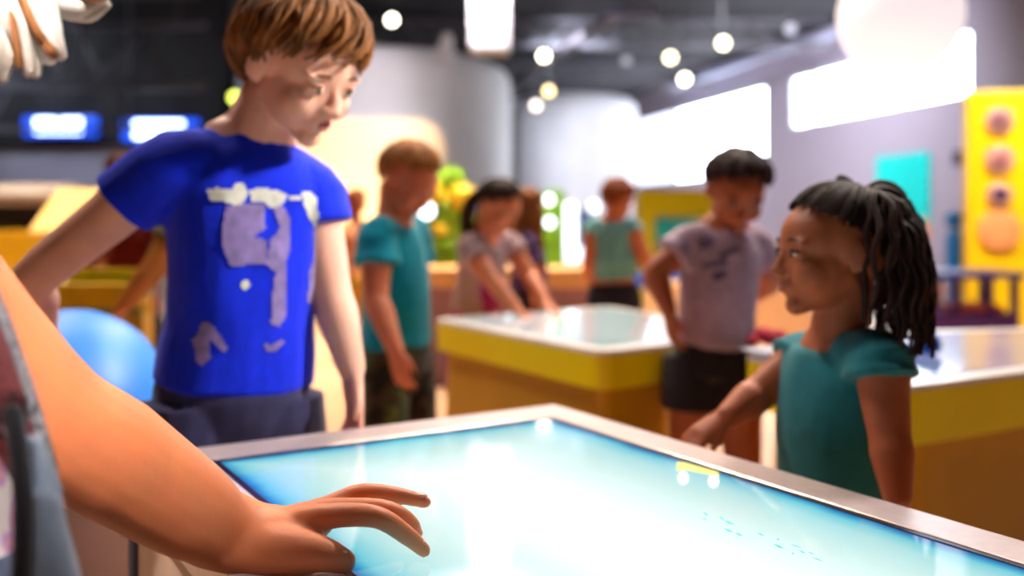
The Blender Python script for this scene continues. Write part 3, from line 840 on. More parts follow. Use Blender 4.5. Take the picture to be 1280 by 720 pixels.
# flat emissive marks on the screen: a yellow bracket with two white ends, a small cyan drift
def on_table(px, py, z): 
    d = (CZ-z)*F/(py-HY); return P(px, py, d)
def flat_mark(bm, pl, z):
    vs = [bm.verts.new(on_table(x, y, z)) for x, y in pl]
    bm.faces.new(vs)
    for v in vs: v.co.z = z
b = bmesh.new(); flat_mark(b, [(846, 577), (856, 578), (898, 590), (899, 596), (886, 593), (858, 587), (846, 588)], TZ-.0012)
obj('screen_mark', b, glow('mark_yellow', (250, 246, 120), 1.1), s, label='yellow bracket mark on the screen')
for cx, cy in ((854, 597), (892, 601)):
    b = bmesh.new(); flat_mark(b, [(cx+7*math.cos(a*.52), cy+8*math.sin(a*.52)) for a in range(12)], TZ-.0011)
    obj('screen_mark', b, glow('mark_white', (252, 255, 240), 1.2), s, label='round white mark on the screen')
b = bmesh.new()
rnd = random.Random(5)
for i in range(14):
    x = 880+rnd.uniform(0, 1)*150; y = 646+(x-880)*.36+rnd.uniform(-7, 7); w = rnd.uniform(2, 9); h = rnd.uniform(.8, 2)
    flat_mark(b, [(x-w, y-h*.5-w*.3), (x, y-h), (x+w, y+w*.35), (x, y+h)], TZ-.0013)
obj('drift_marks', b, glow('mark_cyan', (110, 225, 225), 1.0), s)['kind'] = 'stuff'
IN = [T(.02, .02), T(.735, .02), T(.735, 1.13), T(.02, 1.13)]
b = bmesh.new(); prism(b, [T(.02, .02), T(.745, .02), T(.745, 1.13), T(.02, 1.13)], .08, TZ-.05); obj('pedestal', b, mat('pedestal_beige', (206, 172, 150), rough=.45), t, bevel=.006)
b = bmesh.new(); prism(b, [T(.09, .09), T(.66, .09), T(.66, 1.06), T(.09, 1.06)], 0, .08); obj('plinth', b, mat('plinth_brown', (90, 66, 56), rough=.6), t)

def exhibit_table(label, pts, screen_k, base0, base1, z=.72, rim=.105, stops=None, es=.8, scr_pts=None):
    c = V((sum(p[0] for p in pts)/len(pts), sum(p[1] for p in pts)/len(pts)))
    t = thing('touch_table', label, 'touch table', (c.x, c.y, 0))
    rp = rounded(pts, .06, 4)
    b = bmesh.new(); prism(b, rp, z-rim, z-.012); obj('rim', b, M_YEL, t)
    b = bmesh.new(); prism(b, [tuple(c+(V(p)-c)*1.0) for p in rp], z-.012, z); obj('tabletop', b, M_RIMTOP, t)
    sp = scr_pts or [tuple(c+(V(p)-c)*screen_k) for p in pts]
    if len(sp) == 4: uv = [(0, 0), (1, 0), (1, 1), (0, 1)]
    else:
        xs = [p[0] for p in sp]; ys = [p[1] for p in sp]
        uv = [((p[0]-min(xs))/(max(xs)-min(xs)), (p[1]-min(ys))/(max(ys)-min(ys))) for p in sp]
    quad_screen('screen', sp, z+.003, scr('screen_glow', stops, es, .3, rough=.1), t, th=.006, uvs=uv)
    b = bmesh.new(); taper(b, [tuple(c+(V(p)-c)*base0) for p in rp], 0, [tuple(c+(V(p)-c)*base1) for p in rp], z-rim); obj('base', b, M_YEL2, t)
    return t
S2 = [(0.0, (205, 222, 214)), (.12, (226, 238, 232)), (.3, (240, 248, 244)), (.5, (246, 252, 249))]
MID = [(-.285, 3.36), (.24, 2.49), (.475, 2.68), (.56, 3.5), (.40, 3.88)]
exhibit_table('yellow-rimmed white touch table in the middle, under the leaning person\'s hands', MID, .86, .97, .93, stops=S2, es=.78)
S3 = [(0.0, (150, 160, 215)), (.15, (175, 185, 235)), (.5, (225, 228, 250))]
RT = [(.595, 2.43), (.815, 1.955), (1.176, 2.154), (2.3, 2.8), (2.0, 3.15), (.92, 2.9)]
exhibit_table('yellow-rimmed white touch table behind the person in the teal dress', RT, .8, .92, .88, rim=.127, stops=S3, es=.45)
b = bmesh.new(); p = P(1160, 446, 2.42); ell(b, (p.x, p.y, .747), (.035, .03, .025)); ell(b, (p.x-.03, p.y, .74), (.025, .02, .018)); ell(b, (p.x+.01, p.y-.01, .765), (.015, .014, .012))
tag(link('toy', solid(b, .004, 2), mat('toy_blue', (0, 110, 205), rough=.4)), 'small blue toy on the screen of the right touch table', 'toy')
# red cloth and white paper on the left end of the right table
b = bmesh.new(); p = P(950, 432, 2.56)
for i in range(5): ell(b, (p.x-.03+.02*i, p.y+.02*(i % 2), .745+.008*(i % 3)), (.03, .04, .018))
tag(link('cloth', solid(b, .004, 3), cloth('red_cloth', (232, 72, 92))), 'crumpled pinkish red cloth at the left end of the right touch table', 'cloth')
b = bmesh.new(); p = P(962, 447, 2.42)
box(b, (p.x, p.y, .733), (.1, .12, .004), Matrix.Rotation(.4, 3, 'Z'))
tag(obj('paper_sheet', b, mat('paper', (240, 236, 248), rough=.7), bevel=.001), 'white sheet of paper on the right table beside the red cloth', 'paper')

# ------------------------------------------------------------------ the people
import time as _t
def limf(front, side, back):
    def f(az):
        a = abs(az)
        if a < 90: t = a/90; t = t*t*(3-2*t); return front*(1-t)+side*t
        t = (a-90)/90; t = t*t*(3-2*t); return side*(1-t)+back*t
    return f
S_FAIR = skin('skin_fair', (246, 186, 162)); S_TAN = skin('skin_tan', (222, 132, 92)); S_BRN = skin('skin_brown', (178, 98, 62)); S_DK = skin('skin_deep', (150, 78, 56))
S_ARM = skin('skin_peach', (210, 124, 82))
L_PINK = mat('lips_pink', (196, 104, 98), rough=.4); L_BRN = mat('lips_brown', (150, 72, 60), rough=.4)
H_GING = hairm('hair_ginger_brown', (126, 78, 36)); H_BLOND = hairm('hair_sandy', (176, 112, 56)); H_DARK = hairm('hair_dark', (50, 28, 22))
H_BRN = hairm('hair_brown', (74, 42, 28)); H_RED = hairm('hair_auburn', (140, 70, 36)); H_OCH = hairm('hair_ochre', (140, 86, 44))
SHOE_G = mat('shoe_grey', (90, 90, 100), rough=.7); SHOE_R = mat('shoe_red', (150, 40, 44), rough=.7)
down = (0, 0, -1)

# --- person in blue
root, M = person('person in a royal blue printed shirt standing behind the near table, looking down',
    P(291, 505, 1.62), P(318, 150, 1.60), 1.42, -62, P(376, 86, 1.55), .228, -31, -29,
    (P(388, 238, 1.64), P(414, 365, 1.63), P(440, 462, 1.62), (.08, -.05, -1), (-.8, -.5, 0), (.2, -1, 0), .22),
    (P(212, 210, 1.53), P(42, 348, 1.55), P(52, 432, 1.70), (-.3, .8, -.5), (0, -.3, -1), (1, 0, 0), .3),
    S_FAIR, cloth('shirt_royal_blue', (3, 40, 226), var=.08), cloth('shorts_navy', (52, 52, 88)), SHOE_G, H_GING, L_PINK,
    hroll=4, voxel=.0042, hem=.09, sleeve=.33, pant_len=.5, shirtfold=.008, openm=.005, neckline=.95, sleeve_w=-.008, sleeve_k=.88, arm_k=.86, hips=.96)
BLUE = root
hb = hair_cap(M, .23, limf(80, 92, 146), n=620, length=66, rad=.03, puff=.24, seed=4, sweep=-34, jag=17, curl=.22)
link('hair', tomesh(hb), H_GING, root, True)
# faded print on the shirt: patches lying on the cloth
bpy.context.view_layer.update()
so = [c for c in root.children if c.name.startswith('shirt')][0]
bvh = BVHTree.FromObject(so, bpy.context.evaluated_depsgraph_get())
ro = V(root.location)
cam0 = V((0, 0, CZ))
def patch(bm, poly, step=4.0, off=.0022):
    """cloth patch: the outline in the photograph carried onto the shirt surface"""
    xs = [p[0] for p in poly]; ys = [p[1] for p in poly]
    def inside(x, y):
        r = False; j = len(poly)-1
        for i in range(len(poly)):
            xi, yi = poly[i]; xj, yj = poly[j]
            if (yi > y) != (yj > y) and x < (xj-xi)*(y-yi)/(yj-yi)+xi: r = not r
            j = i
        return r
    vs = {}
    def vert(i, j):
        if (i, j) not in vs:
            x, y = min(xs)+i*step, min(ys)+j*step
            d = (P(x, y, 1)-cam0).normalized()
            h = bvh.ray_cast(cam0-ro, d)
            vs[(i, j)] = bm.verts.new(h[0]+ro+h[1]*off) if h[0] is not None else None
        return vs[(i, j)]
    nx, ny = int((max(xs)-min(xs))/step)+1, int((max(ys)-min(ys))/step)+1
    for i in range(nx):
        for j in range(ny):
            if inside(min(xs)+(i+.5)*step, min(ys)+(j+.5)*step):
                q = [vert(i, j), vert(i, j+1), vert(i+1, j+1), vert(i+1, j)]
                if all(q): bm.faces.new(q)
CREAM = cloth('print_cream', (214, 214, 204), var=.15, scale=60); MAUVE = cloth('print_mauve', (138, 120, 178), var=.25, scale=45); SKYB = cloth('print_blue', (24, 92, 226), var=.15)
for m, polys in ((CREAM, [[(259, 237), (270, 235), (290, 236), (295, 229), (304, 229), (309, 238), (308, 246), (303, 255), (292, 257), (280, 252), (262, 250)],
                          [(311, 237), (328, 235), (348, 238), (358, 243), (356, 252), (348, 260), (338, 260), (330, 253), (314, 252)],
                          [(361, 245), (375, 245), (377, 250), (362, 250)],
                          [(376, 240), (388, 240), (396, 250), (398, 275), (393, 283), (386, 272), (380, 258)],
                          [(301, 352), (309, 350), (313, 356), (308, 362), (302, 361)]]),
                 (MAUVE, [[(283, 258), (300, 255), (330, 256), (332, 285), (318, 296), (334, 300), (334, 330), (288, 332), (279, 310), (278, 285)],
                          [(340, 258), (352, 256), (362, 272), (363, 310), (356, 330), (357, 395), (348, 408), (338, 404), (340, 370), (344, 340), (332, 330), (338, 300), (350, 285)],
                          [(390, 284), (397, 284), (400, 320), (394, 345), (390, 380), (383, 380), (386, 340), (392, 318)],
                          [(253, 402), (262, 402), (276, 420), (286, 436), (280, 440), (262, 424), (264, 446), (254, 458), (244, 450), (246, 440), (240, 425), (248, 418)],
                          [(330, 428), (338, 432), (352, 424), (356, 428), (346, 438), (332, 438)]])):
    b = bmesh.new()
    b.free()
    for p in polys:
        b = bmesh.new(); patch(b, p, 2.5); link('shirt_print', tomesh(b), m, so, True, label='faded cream print patch' if m is CREAM else 'faded mauve print patch')

CAMO = cloth('camouflage', (60, 60, 34))
_cr = [n for n in CAMO.node_tree.nodes if n.type == 'VALTORGB'][0].color_ramp; _cr.interpolation = 'CONSTANT'
[n for n in CAMO.node_tree.nodes if n.type == 'TEX_NOISE'][0].inputs['Scale'].default_value = 13
_cr.elements[0].position = 0; _cr.elements[0].color = lin((34, 30, 24)); _cr.elements[1].position = .62; _cr.elements[1].color = lin((112, 112, 40))
for p_, c_ in ((.46, (70, 56, 34)), (.54, (62, 74, 36))): _cr.elements.new(p_).color = lin(c_)
# --- person in turquoise
root, M = person('person in a turquoise shirt and camouflage trousers standing with bowed head, arms hanging',
    P(494, 445, 2.72), P(492, 268, 2.68), 1.28, -32, P(511, 226, 2.66), .2, -28, -36,
    (P(515, 290, 2.82), P(520, 372, 2.86), P(528, 440, 2.82), down, (-.5, -.5, 0), (1, 0, 0), .3),
    (P(472, 296, 2.58), P(470, 372, 2.54), P(494, 438, 2.48), (.25, -.1, -1), (.4, .8, 0), (1, -.2, 0), .3),
    S_TAN, cloth('shirt_turquoise', (0, 150, 172)), CAMO, SHOE_G, H_BLOND, L_PINK, voxel=.005, hem=.1, sleeve=.45)
link('hair', tomesh(hair_cap(M, .2, limf(64, 78, 122), n=260, length=50, rad=.04, puff=.09, seed=9, sweep=14)), H_BLOND, root, True)

# --- leaning person at the middle table
root, M = person('person with dark ponytail leaning over the middle table with both hands on its screen',
    P(595, 408, 3.84), P(604, 292, 3.68), 1.24, -25, P(624, 258, 3.62), .2, -28, -30,
    (P(636, 304, 3.80), P(662, 345, 3.74), P(680, 376, 3.60), (.35, -.45, -.28), (0, -.2, -1), (-.3, -1, 0), .15),
    (P(586, 308, 3.58), P(616, 352, 3.50), P(645, 386, 3.42), (.4, -.35, -.28), (0, -.2, -1), (.5, 1, 0), .15),
    S_TAN, cloth('shirt_taupe', (168, 140, 146)), cloth('skirt_magenta', (140, 20, 110)), SHOE_R, H_DARK, L_BRN, voxel=.0055, hem=.25, sleeve=.35, skirt=True, pant_len=.26)
hb = hair_cap(M, .2, limf(66, 92, 124), n=220, length=60, rad=.03, puff=.04, seed=12)
for i in range(26):
    r = random.Random(i); a = M @ (V((-.42, r.uniform(-.09, .09), .12+r.uniform(-.08, .08)))*.2)
    loft(hb, [a, a+V((-.05, .01, -.03)), a+V((-.075+r.uniform(-.02, .02), .0, -.10)), a+V((-.07+r.uniform(-.02, .02), r.uniform(-.02, .02), -.19))], [.01, .013, .011, .003], n=6, k=2)
link('hair', tomesh(hb), H_DARK, root, True)
bpy.context.view_layer.update()
so = [c for c in root.children if c.name.startswith('shirt')][0]
bvh = BVHTree.FromObject(so, bpy.context.evaluated_depsgraph_get()); ro = V(root.location)
b = bmesh.new(); patch(b, [(602, 340), (616, 336), (628, 352), (634, 372), (634, 396), (606, 396), (600, 370)], 2, .004)
link('apron_panel', tomesh(b), cloth('magenta_cloth', (150, 22, 118)), so, True, label='magenta front panel')

# --- long-haired person behind
root, M = person('person with long ochre hair and purple top, half hidden behind the leaning person',
    P(660, 372, 4.5), P(660, 288, 4.5), 1.2, 20, P(660, 262, 4.48), .19, 30, -20,
    (P(664, 304, 4.62), P(668, 335, 4.62), P(672, 365, 4.58), down, (-1, 0, 0), (0, -1, 0), .3),
    (P(660, 304, 4.36), P(668, 336, 4.32), P(668, 368, 4.36), down, (-1, 0, 0), (1, 0, 0), .3),
    S_TAN, cloth('top_purple', (72, 40, 92)), cloth('trousers_dark', (36, 34, 52)), SHOE_G, H_OCH, L_PINK, voxel=.007, hem=.1, sleeve=.9)
hb = hair_cap(M, .19, limf(55, 92, 128), n=150, length=60, rad=.04, puff=.06, seed=22)
for i in range(60):
    r = random.Random(100+i); az = math.radians(r.uniform(75, 285))
    a = M @ (V((math.cos(az)*.42, math.sin(az)*.37, .1))*.19); o = (a-M.translation)*.25; o.z = 0
    loft(hb, [a, a+o+V((0, 0, -.08)), a+o+V((r.uniform(-.02, .02), 0, -.2))], [.009, .011, .003], n=6, k=2)
link('hair', tomesh(hb), H_OCH, root, True)

# --- child in a teal vest seen from behind
root, M = person('person in a cropped teal vest seen from behind, beyond the middle table',
    P(768, 372, 4.9), P(764, 272, 4.9), 1.24, 88, P(772, 252, 4.92), .21, 70, -25,
    (P(742, 286, 4.9), P(736, 328, 4.86), P(744, 362, 4.95), (.2, .8, -.5), (0, 0, -1), (1, 0, 0), .3),
    (P(788, 286, 4.88), P(803, 318, 4.84), P(818, 346, 4.90), (.5, .5, -.6), (0, 0, -1), (-1, 0, 0), .3),
    S_TAN, cloth('vest_teal', (110, 176, 188)), cloth('shorts_dark_navy', (26, 26, 48)), SHOE_G, H_RED, L_PINK, voxel=.007, hem=.40, sleeve=.18, pant_len=.5, torso_k=1.14)
link('hair', tomesh(hair_cap(M, .21, limf(60, 88, 122), n=200, length=50, rad=.04, puff=.2, seed=31)), H_RED, root, True)

# --- person in a grey shirt
root, M = person('person in a mauve grey printed shirt standing at the middle table, head bowed',
    P(894, 448, 2.60), P(906, 272, 2.60), 1.25, -102, P(921, 240, 2.55), .206, -84, -32,
    (P(942, 304, 2.64), P(962, 352, 2.72), P(926, 378, 2.84), (-1, .1, -.2), (0, -1, 0), (0, 0, 1), .4),
    (P(864, 304, 2.57), P(818, 342, 2.55), P(836, 388, 2.52), (.12, -.05, -1), (.9, .4, 0), (.2, -1, 0), .3),
    S_BRN, cloth('shirt_mauve_grey', (186, 160, 180)), cloth('shorts_black', (34, 28, 34)), SHOE_R, H_DARK, L_BRN, voxel=.005, hem=.1, sleeve=.45, pant_len=.25, hroll=-4)
GREY = root
M_SLATE = cloth('print_slate', (112, 96, 128), var=.2)
link('hair', tomesh(hair_cap(M, .2, limf(64, 82, 118), n=420, length=40, rad=.036, puff=.2, seed=41, curl=.35, jag=12)), hairm('hair_dark_brown', (58, 36, 38)), root, True)
bpy.context.view_layer.update()
so = [c for c in root.children if c.name.startswith('shirt')][0]
bvh = BVHTree.FromObject(so, bpy.context.evaluated_depsgraph_get()); ro = V(root.location)
b = bmesh.new()
b.free()
for p in ([(872, 302), (886, 294), (894, 300), (890, 310), (876, 312)], [(898, 318), (922, 308), (926, 312), (902, 324)], [(878, 330), (908, 324), (908, 330), (880, 336)], [(888, 342), (906, 336), (910, 346), (894, 352)]):
    b = bmesh.new(); patch(b, p, 2.5); link('shirt_print', tomesh(b), M_SLATE, so, True, label='slate grey print patch')

# --- person in the teal dress
root, M = person('person in a teal dress with dark twisted locks, in profile, reaching one hand forward',
    P(1046, 655, 1.50), P(1046, 412, 1.47), 1.1, 202, P(1040, 316, 1.45), .2, 184, 1,
    (P(1100, 452, 1.37), P(1112, 545, 1.335), P(1122, 622, 1.30), (-.02, -.0, -1), (-.6, .8, 0), (-1, 0, 0), .25),
    (P(1004, 450, 1.555), P(948, 492, 1.54), P(908, 522, 1.50), (-.75, -.15, -.42), (-.3, .3, -1), (-.2, -1, 0), .35),
    S_BRN, cloth('dress_teal', (34, 118, 128), var=.1), None, SHOE_R, H_DARK, L_BRN, voxel=.0042, hem=-.55, sleeve=.2, shirt_name='dress', shirtfold=.004, neckline=.86)
GIRL = root
hb = hair_cap(M, .2, limf(69, 82, 126), crown=(-.35, 0, .94), n=420, length=75, rad=.02, puff=.06, seed=51, jag=2)
R3 = M.to_3x3()
for i in range(190):
    r = random.Random(500+i)
    az = math.radians(r.uniform(116, 244)); el_ = math.radians(r.uniform(-20, 58))
    dl = V((math.cos(az)*math.cos(el_), math.sin(az)*math.cos(el_), math.sin(el_)))
    a = M @ (V((-.045+dl.x*.455, dl.y*.385, .12+dl.z*.395))*.2)
    dr = (R3 @ dl).normalized(); ln = r.uniform(.12, .215)*(1.0+.3*dl.z); pts = [a]; cur = a.copy()
    v = (dr*.5+V((.25, 0, .3))*r.uniform(.2, .8)).normalized(); K_ = 9; ph = r.uniform(0, 6.3)
    for j in range(K_):
        v = (v*.72+V((-.03+.40*math.sin(ph+j*1.9), .42*math.cos(ph+j*2.0), -.46))).normalized()
        cur = cur+v*ln/K_; pts.append(cur.copy())
    th = r.uniform(.0036, .0068)
    loft(hb, pts, [th*(1-.5*(j/K_)**2) for j in range(K_+1)], n=7, k=2)
for s_, yy in ((1, .355), (1, .33), (-1, .355)):
    a = M @ (V((-.02, s_*yy, -.06))*.2)
    loft(hb, [a+V((.012, 0, -.005)), a+V((.016, -.004*s_, -.04)), a+V((.012, -.006*s_, -.085))], [.005, .0055, .003], n=7, k=3)
link('hair', tomesh(hb), H_DARK, root, True)
b = bmesh.new()
for px, py in ((1118, 386), (1138, 396), (1140, 354), (1146, 370), (1100, 262)):
    ell(b, P(px, py, 1.39), (.006, .006, .008))
# small pale beads at the lock ends
obj('hair_beads', b, mat('bead_pale', (214, 180, 160), rough=.3), root, True)

# --- person in dark red far left
root, M = person('person in a dark red shirt standing behind the yellow tray table',
    P(170, 400, 5.0), P(160, 268, 4.9), 1.36, -75, P(150, 222, 4.85), .21, -100, -10,
    (P(196, 292, 4.95), P(205, 335, 4.85), P(180, 350, 4.75), (-1, -.2, 0), (0, 0, -1), (0, 1, 0), .4),
    (P(126, 292, 4.85), P(115, 335, 4.75), P(140, 350, 4.70), (1, -.2, 0), (0, 0, -1), (0, 1, 0), .4),
    S_DK, cloth('shirt_dark_red', (110, 24, 18)), cloth('trousers_charcoal', (40, 36, 44)), SHOE_G, H_RED, L_BRN, voxel=.008, hem=.05, sleeve=.6)
link('hair', tomesh(hair_cap(M, .21, limf(58, 80, 118), n=140, length=45, rad=.04, puff=.08, seed=61)), hairm('hair_chestnut', (110, 52, 26)), root, True)

# --- person hidden behind the one in blue, only a forearm shows
root, M = person('person hidden behind the one in blue, bare forearm reaching down to the tray table',
    P(262, 420, 2.75), P(262, 260, 2.75), 1.25, 180, P(262, 215, 2.7), .2, 190, -25,
    (P(222, 290, 2.66), P(190, 338, 2.62), P(158, 380, 2.62), (-.6, .2, -.5), (0, 0, -1), (0, 1, 0), .3),
    (P(270, 290, 2.85), P(262, 350, 2.95), P(240, 400, 2.9), down, (1, 0, 0), (-1, 0, 0), .3),
    skin('skin_amber', (204, 122, 50)), cloth('shirt_olive', (90, 84, 50)), cloth('trousers_black', (34, 32, 40)), SHOE_G, H_BRN, L_BRN, voxel=.006, hem=.1, sleeve=.3)
link('hair', tomesh(hair_cap(M, .2, limf(58, 80, 118), n=140, length=45, rad=.04, puff=.05, seed=71)), H_BRN, root, True)

# --- far person
root, M = person('distant person with brown hair in a peach top left of the person in turquoise',
    P(446, 352, 7.2), P(446, 276, 7.2), 1.3, -60, P(445, 254, 7.15), .2, -40, -20,
    (P(456, 286, 7.3), P(460, 315, 7.3), P(462, 342, 7.2), down, (-1, 0, 0), (0, -1, 0), .3),
    (P(434, 286, 7.1), P(430, 315, 7.05), P(432, 342, 7.0), down, (1, 0, 0), (0, -1, 0), .3),
    S_DK, cloth('top_peach', (220, 150, 110)), cloth('trousers_mustard', (190, 140, 40)), SHOE_G, H_RED, L_BRN, voxel=.01, hem=.05, sleeve=.4)
link('hair', tomesh(hair_cap(M, .2, limf(58, 85, 125), n=120, length=45, rad=.045, puff=.08, seed=81)), hairm('hair_rust', (120, 62, 26)), root, True)

# --- reaching person in the foreground
def fore_hand(bm):
    Yv = V((0, 1, 0)); q = lambda l: [P(*a) for a in l]
    loft(bm, q([(226, 636, .903), (270, 659, .925), (312, 671, .942), (352, 668, .952), (402, 650, .965)]), [(.040, .040), (.0405, .040), (.043, .0365), (.045, .030), (.042, .014)], side=(-.25, .95, -.1), n=20, k=4)
    loft(bm, q([(350, 660, .945), (394, 647, .935), (466, 645, .925), (508, 669, .940), (531, 689, .955)]), [.015, .0135, .0115, .0100, .0078], n=14, k=4)
    loft(bm, q([(350, 655, .955), (400, 640, .962), (476, 637, .962), (510, 652, .972), (521, 668, .982)]), [.015, .0135, .0112, .0098, .0076], n=14, k=4)
    loft(bm, q([(350, 652, .97), (405, 636, .985), (452, 617, .990), (500, 620, 1.0), (533, 628, 1.008)]), [.015, .0128, .0112, .0094, .0072], n=14, k=4)
    loft(bm, q([(350, 652, .98), (398, 640, 1.004), (440, 621, 1.02), (474, 622, 1.03), (500, 627, 1.035)]), [.014, .012, .0098, .0084, .0064], n=14, k=4)
    loft(bm, q([(275, 668, .935), (330, 683, .925), (370, 689, .912), (404, 693, .905), (433, 703, .912)]), [.020, .028, .0235, .0172, .012], n=14, k=4)
FL = bpy.data.materials.new('floral_cloth'); FL.use_nodes = True
def _fl():
    nt = FL.node_tree; N = nt.nodes; L = nt.links; b = N['Principled BSDF']; b.inputs['Roughness'].default_value = .85
    tc = N.new('ShaderNodeTexCoord'); nz = N.new('ShaderNodeTexNoise'); nz.inputs['Scale'].default_value = 22; nz.inputs['Detail'].default_value = 2
    vo = N.new('ShaderNodeTexVoronoi'); vo.inputs['Scale'].default_value = 30
    ad = N.new('ShaderNodeMix'); ad.data_type = 'FLOAT'; ad.inputs['Factor'].default_value = .35
    L.new(tc.outputs['Object'], nz.inputs['Vector']); L.new(tc.outputs['Object'], vo.inputs['Vector'])
    L.new(nz.outputs['Fac'], ad.inputs['A']); L.new(vo.outputs['Distance'], ad.inputs['B'])
    cr = N.new('ShaderNodeValToRGB'); e = cr.color_ramp.elements
    e[0].position = .30; e[0].color = lin((120, 78, 168)); e[1].position = .62; e[1].color = lin((236, 232, 240))
    for p, c in ((.38, (232, 160, 170)), (.45, (190, 150, 214)), (.52, (240, 224, 226))):
        x = e.new(p); x.color = lin(c)
    L.new(ad.outputs['Result'], cr.inputs['Fac']); L.new(cr.outputs[0], b.inputs['Base Color'])
_fl()
SHP = V((-.482, .655, 0))
root, M = person('person with pale blond hair and denim vest, spreading a hand over the near screen',
    (SHP.x+.03, SHP.y-.01, .74), (SHP.x-.05, SHP.y+.03, 1.15), 1.5, 25, (-.405, .74, 1.375), .2, 5, -30,
    (P(-104, 322, .715), P(60, 520, .79), P(284, 668, .93), fore_hand, None, None, 0),
    (V((-.44, .50, 1.07)), V((-.47, .44, .88)), V((-.40, .42, .74)), (.3, .1, -1), (-.3, 1, 0), (1, 0, 0), .3),
    S_ARM, FL, cloth('jeans_blue', (60, 76, 110)), SHOE_G, hairm('hair_brown_blond', (170, 130, 84)), L_PINK, voxel=.003, hem=.05, sleeve=.0, loose=1.05,
    armrad=(.05, .047, .046, .050, .0535, .0465, .035), shirtfold=.004, smooth=11)
FORE = root
NAIL = mat('nail_pink', (226, 150, 132), rough=.3, var=.03)
for px, py, d, ax in ((527, 681, .948, (.75, .3, -.5)), (517, 661, .978, (.7, .3, -.6)), (527, 623, 1.004, (.95, .2, -.15)), (426, 693, .905, (.9, .1, -.3))):
    q = V(ax).normalized().to_track_quat('X', 'Z').to_matrix()
    b = bmesh.new(); ell(b, P(px, py, d)+V((0, 0, .0035)), (.0065, .0048, .0022), q); obj('fingernail', b, NAIL, root, True)
BLD = hairm('hair_pale_blond', (255, 240, 222))
hb = hair_cap(M, .2, limf(62, 88, 130), n=260, length=60, rad=.045, puff=.14, seed=91, jag=10)
for ln, rd in (([(-30, -150, .74), (-30, -60, .72), (-12, 0, .71), (0, 60, .70), (2, 96, .70)], [.012, .018, .024, .02, .007]),
               ([(0, -150, .74), (0, -60, .72), (24, -8, .71), (34, 40, .705), (44, 90, .71)], [.012, .018, .024, .021, .007]),
               ([(30, -150, .74), (30, -60, .725), (48, -6, .715), (58, 34, .715), (74, 66, .72)], [.012, .018, .023, .020, .010]),
               ([(20, -150, .74), (20, -50, .735), (34, 6, .735), (40, 50, .735), (62, 72, .735)], [.012, .018, .022, .018, .009]),
               ([(50, -150, .74), (50, -40, .74), (78, 0, .735), (108, 12, .735), (132, 2, .74)], [.012, .014, .018, .015, .008]),
               ([(-60, -150, .74), (-60, -60, .70), (-40, 20, .69), (-26, 70, .69), (-20, 100, .69)], [.012, .02, .024, .02, .008])):
    pts = [P(*a) for a in ln]; ax = pts[0].lerp(pts[-1], .5)
    for s in range(11):
        r = random.Random(s*7+len(pts)); o = V((r.gauss(0, .006), r.gauss(0, .007), r.gauss(0, .004)))
        pp = [p+o*(1-.5*i/(len(pts)-1)) for i, p in enumerate(pts)]
        loft(hb, pp, [x*.6*r.uniform(.7, 1.1) for x in rd], n=8, k=4)
link('hair', tomesh(hb), BLD, root, True)
b = bmesh.new()
for ln in ([(22, -20, .69), (36, 12, .684), (50, 42, .688), (62, 60, .70)], [(14, 0, .69), (20, 40, .684), (26, 80, .69)], [(100, -14, .72), (118, -4, .715), (136, -8, .72)], [(56, 50, .695), (63, 60, .693), (70, 68, .70)]):
    for s_ in range(3):
        r = random.Random(s_+7); o = V((r.uniform(-.003, .003), 0, r.uniform(-.003, .003)))
        loft(b, [P(*a)+o for a in ln], [.0028]*len(ln), n=6, k=3)
link('hair_crease_shade', tomesh(b), hairm('crease_shade_brown', (150, 98, 60)), root, True, label='brown strands as crease shade in the blond hair')  # shade in the hair creases painted as brown strands

# vest: denim front panel flaring away from the body, dark binding, dark red knitted armhole band with a grey trim
def strip(bm, left, right, th=.006, k=6, w=6):
    l, _ = spline([P(*a) for a in left], [1]*len(left), k); r, _ = spline([P(*a) for a in right], [1]*len(right), k)
    n = len(l); rows = []
    for i in range(n):
        row = []
        ac = (r[i]-l[i])
        al = (l[min(i+1, n-1)]-l[max(i-1, 0)])
        nn = ac.cross(al).normalized()
        if nn.y > 0: nn = -nn
        for s in range(w+1):
            t = s/w; p = l[i].lerp(r[i], t)+nn*.012*math.sin(math.pi*t)
            row.append((bm.verts.new(p), bm.verts.new(p-nn*th)))
        rows.append(row)
    for A, B in zip(rows, rows[1:]):
        for s in range(w):
            bm.faces.new((A[s][0], A[s+1][0], B[s+1][0], B[s][0])); bm.faces.new((A[s][1], B[s][1], B[s+1][1], A[s+1][1]))
        bm.faces.new((A[0][0], B[0][0], B[0][1], A[0][1])); bm.faces.new((A[w][0], A[w][1], B[w][1], B[w][0]))
    for R_, f in ((rows[0], 1), (rows[-1], 0)):
        for s in range(w): bm.faces.new((R_[s][0], R_[s][1], R_[s+1][1], R_[s+1][0]))
b = bmesh.new()
strip(b, [(18, 520, .60), (27, 590, .595), (30, 650, .59), (26, 740, .585), (10, 960, .58)], [(40, 548, .63), (62, 600, .63), (80, 650, .63), (104, 735, .63), (128, 960, .63)])
obj('vest', b, cloth('denim_grey', (112, 124, 146), var=.25, scale=25), root, True, label='grey denim vest front')
b = bmesh.new()
pts = [P(*a) for a in [(16, 515, .598), (26, 590, .591), (29, 650, .586), (25, 740, .581), (9, 960, .576)]]
loft(b, pts, [.006]*5, n=10, k=5); obj('vest_binding', b, cloth('binding_black', (24, 22, 30)), root, True)
b = bmesh.new()
strip(b, [(-180, 210, .60), (-120, 330, .575), (-80, 420, .575), (-40, 510, .585), (22, 594, .60)], [(-90, 240, .66), (-22, 350, .645), (8, 420, .645), (34, 500, .65), (60, 594, .655)], th=.008)
obj('knit_band', b, mat('knit_dark_red', (108, 36, 44), rough=.95, var=.3, scale=120, bump=.9, bscale=260), root, True, label='dark red knitted armhole band')
b = bmesh.new()
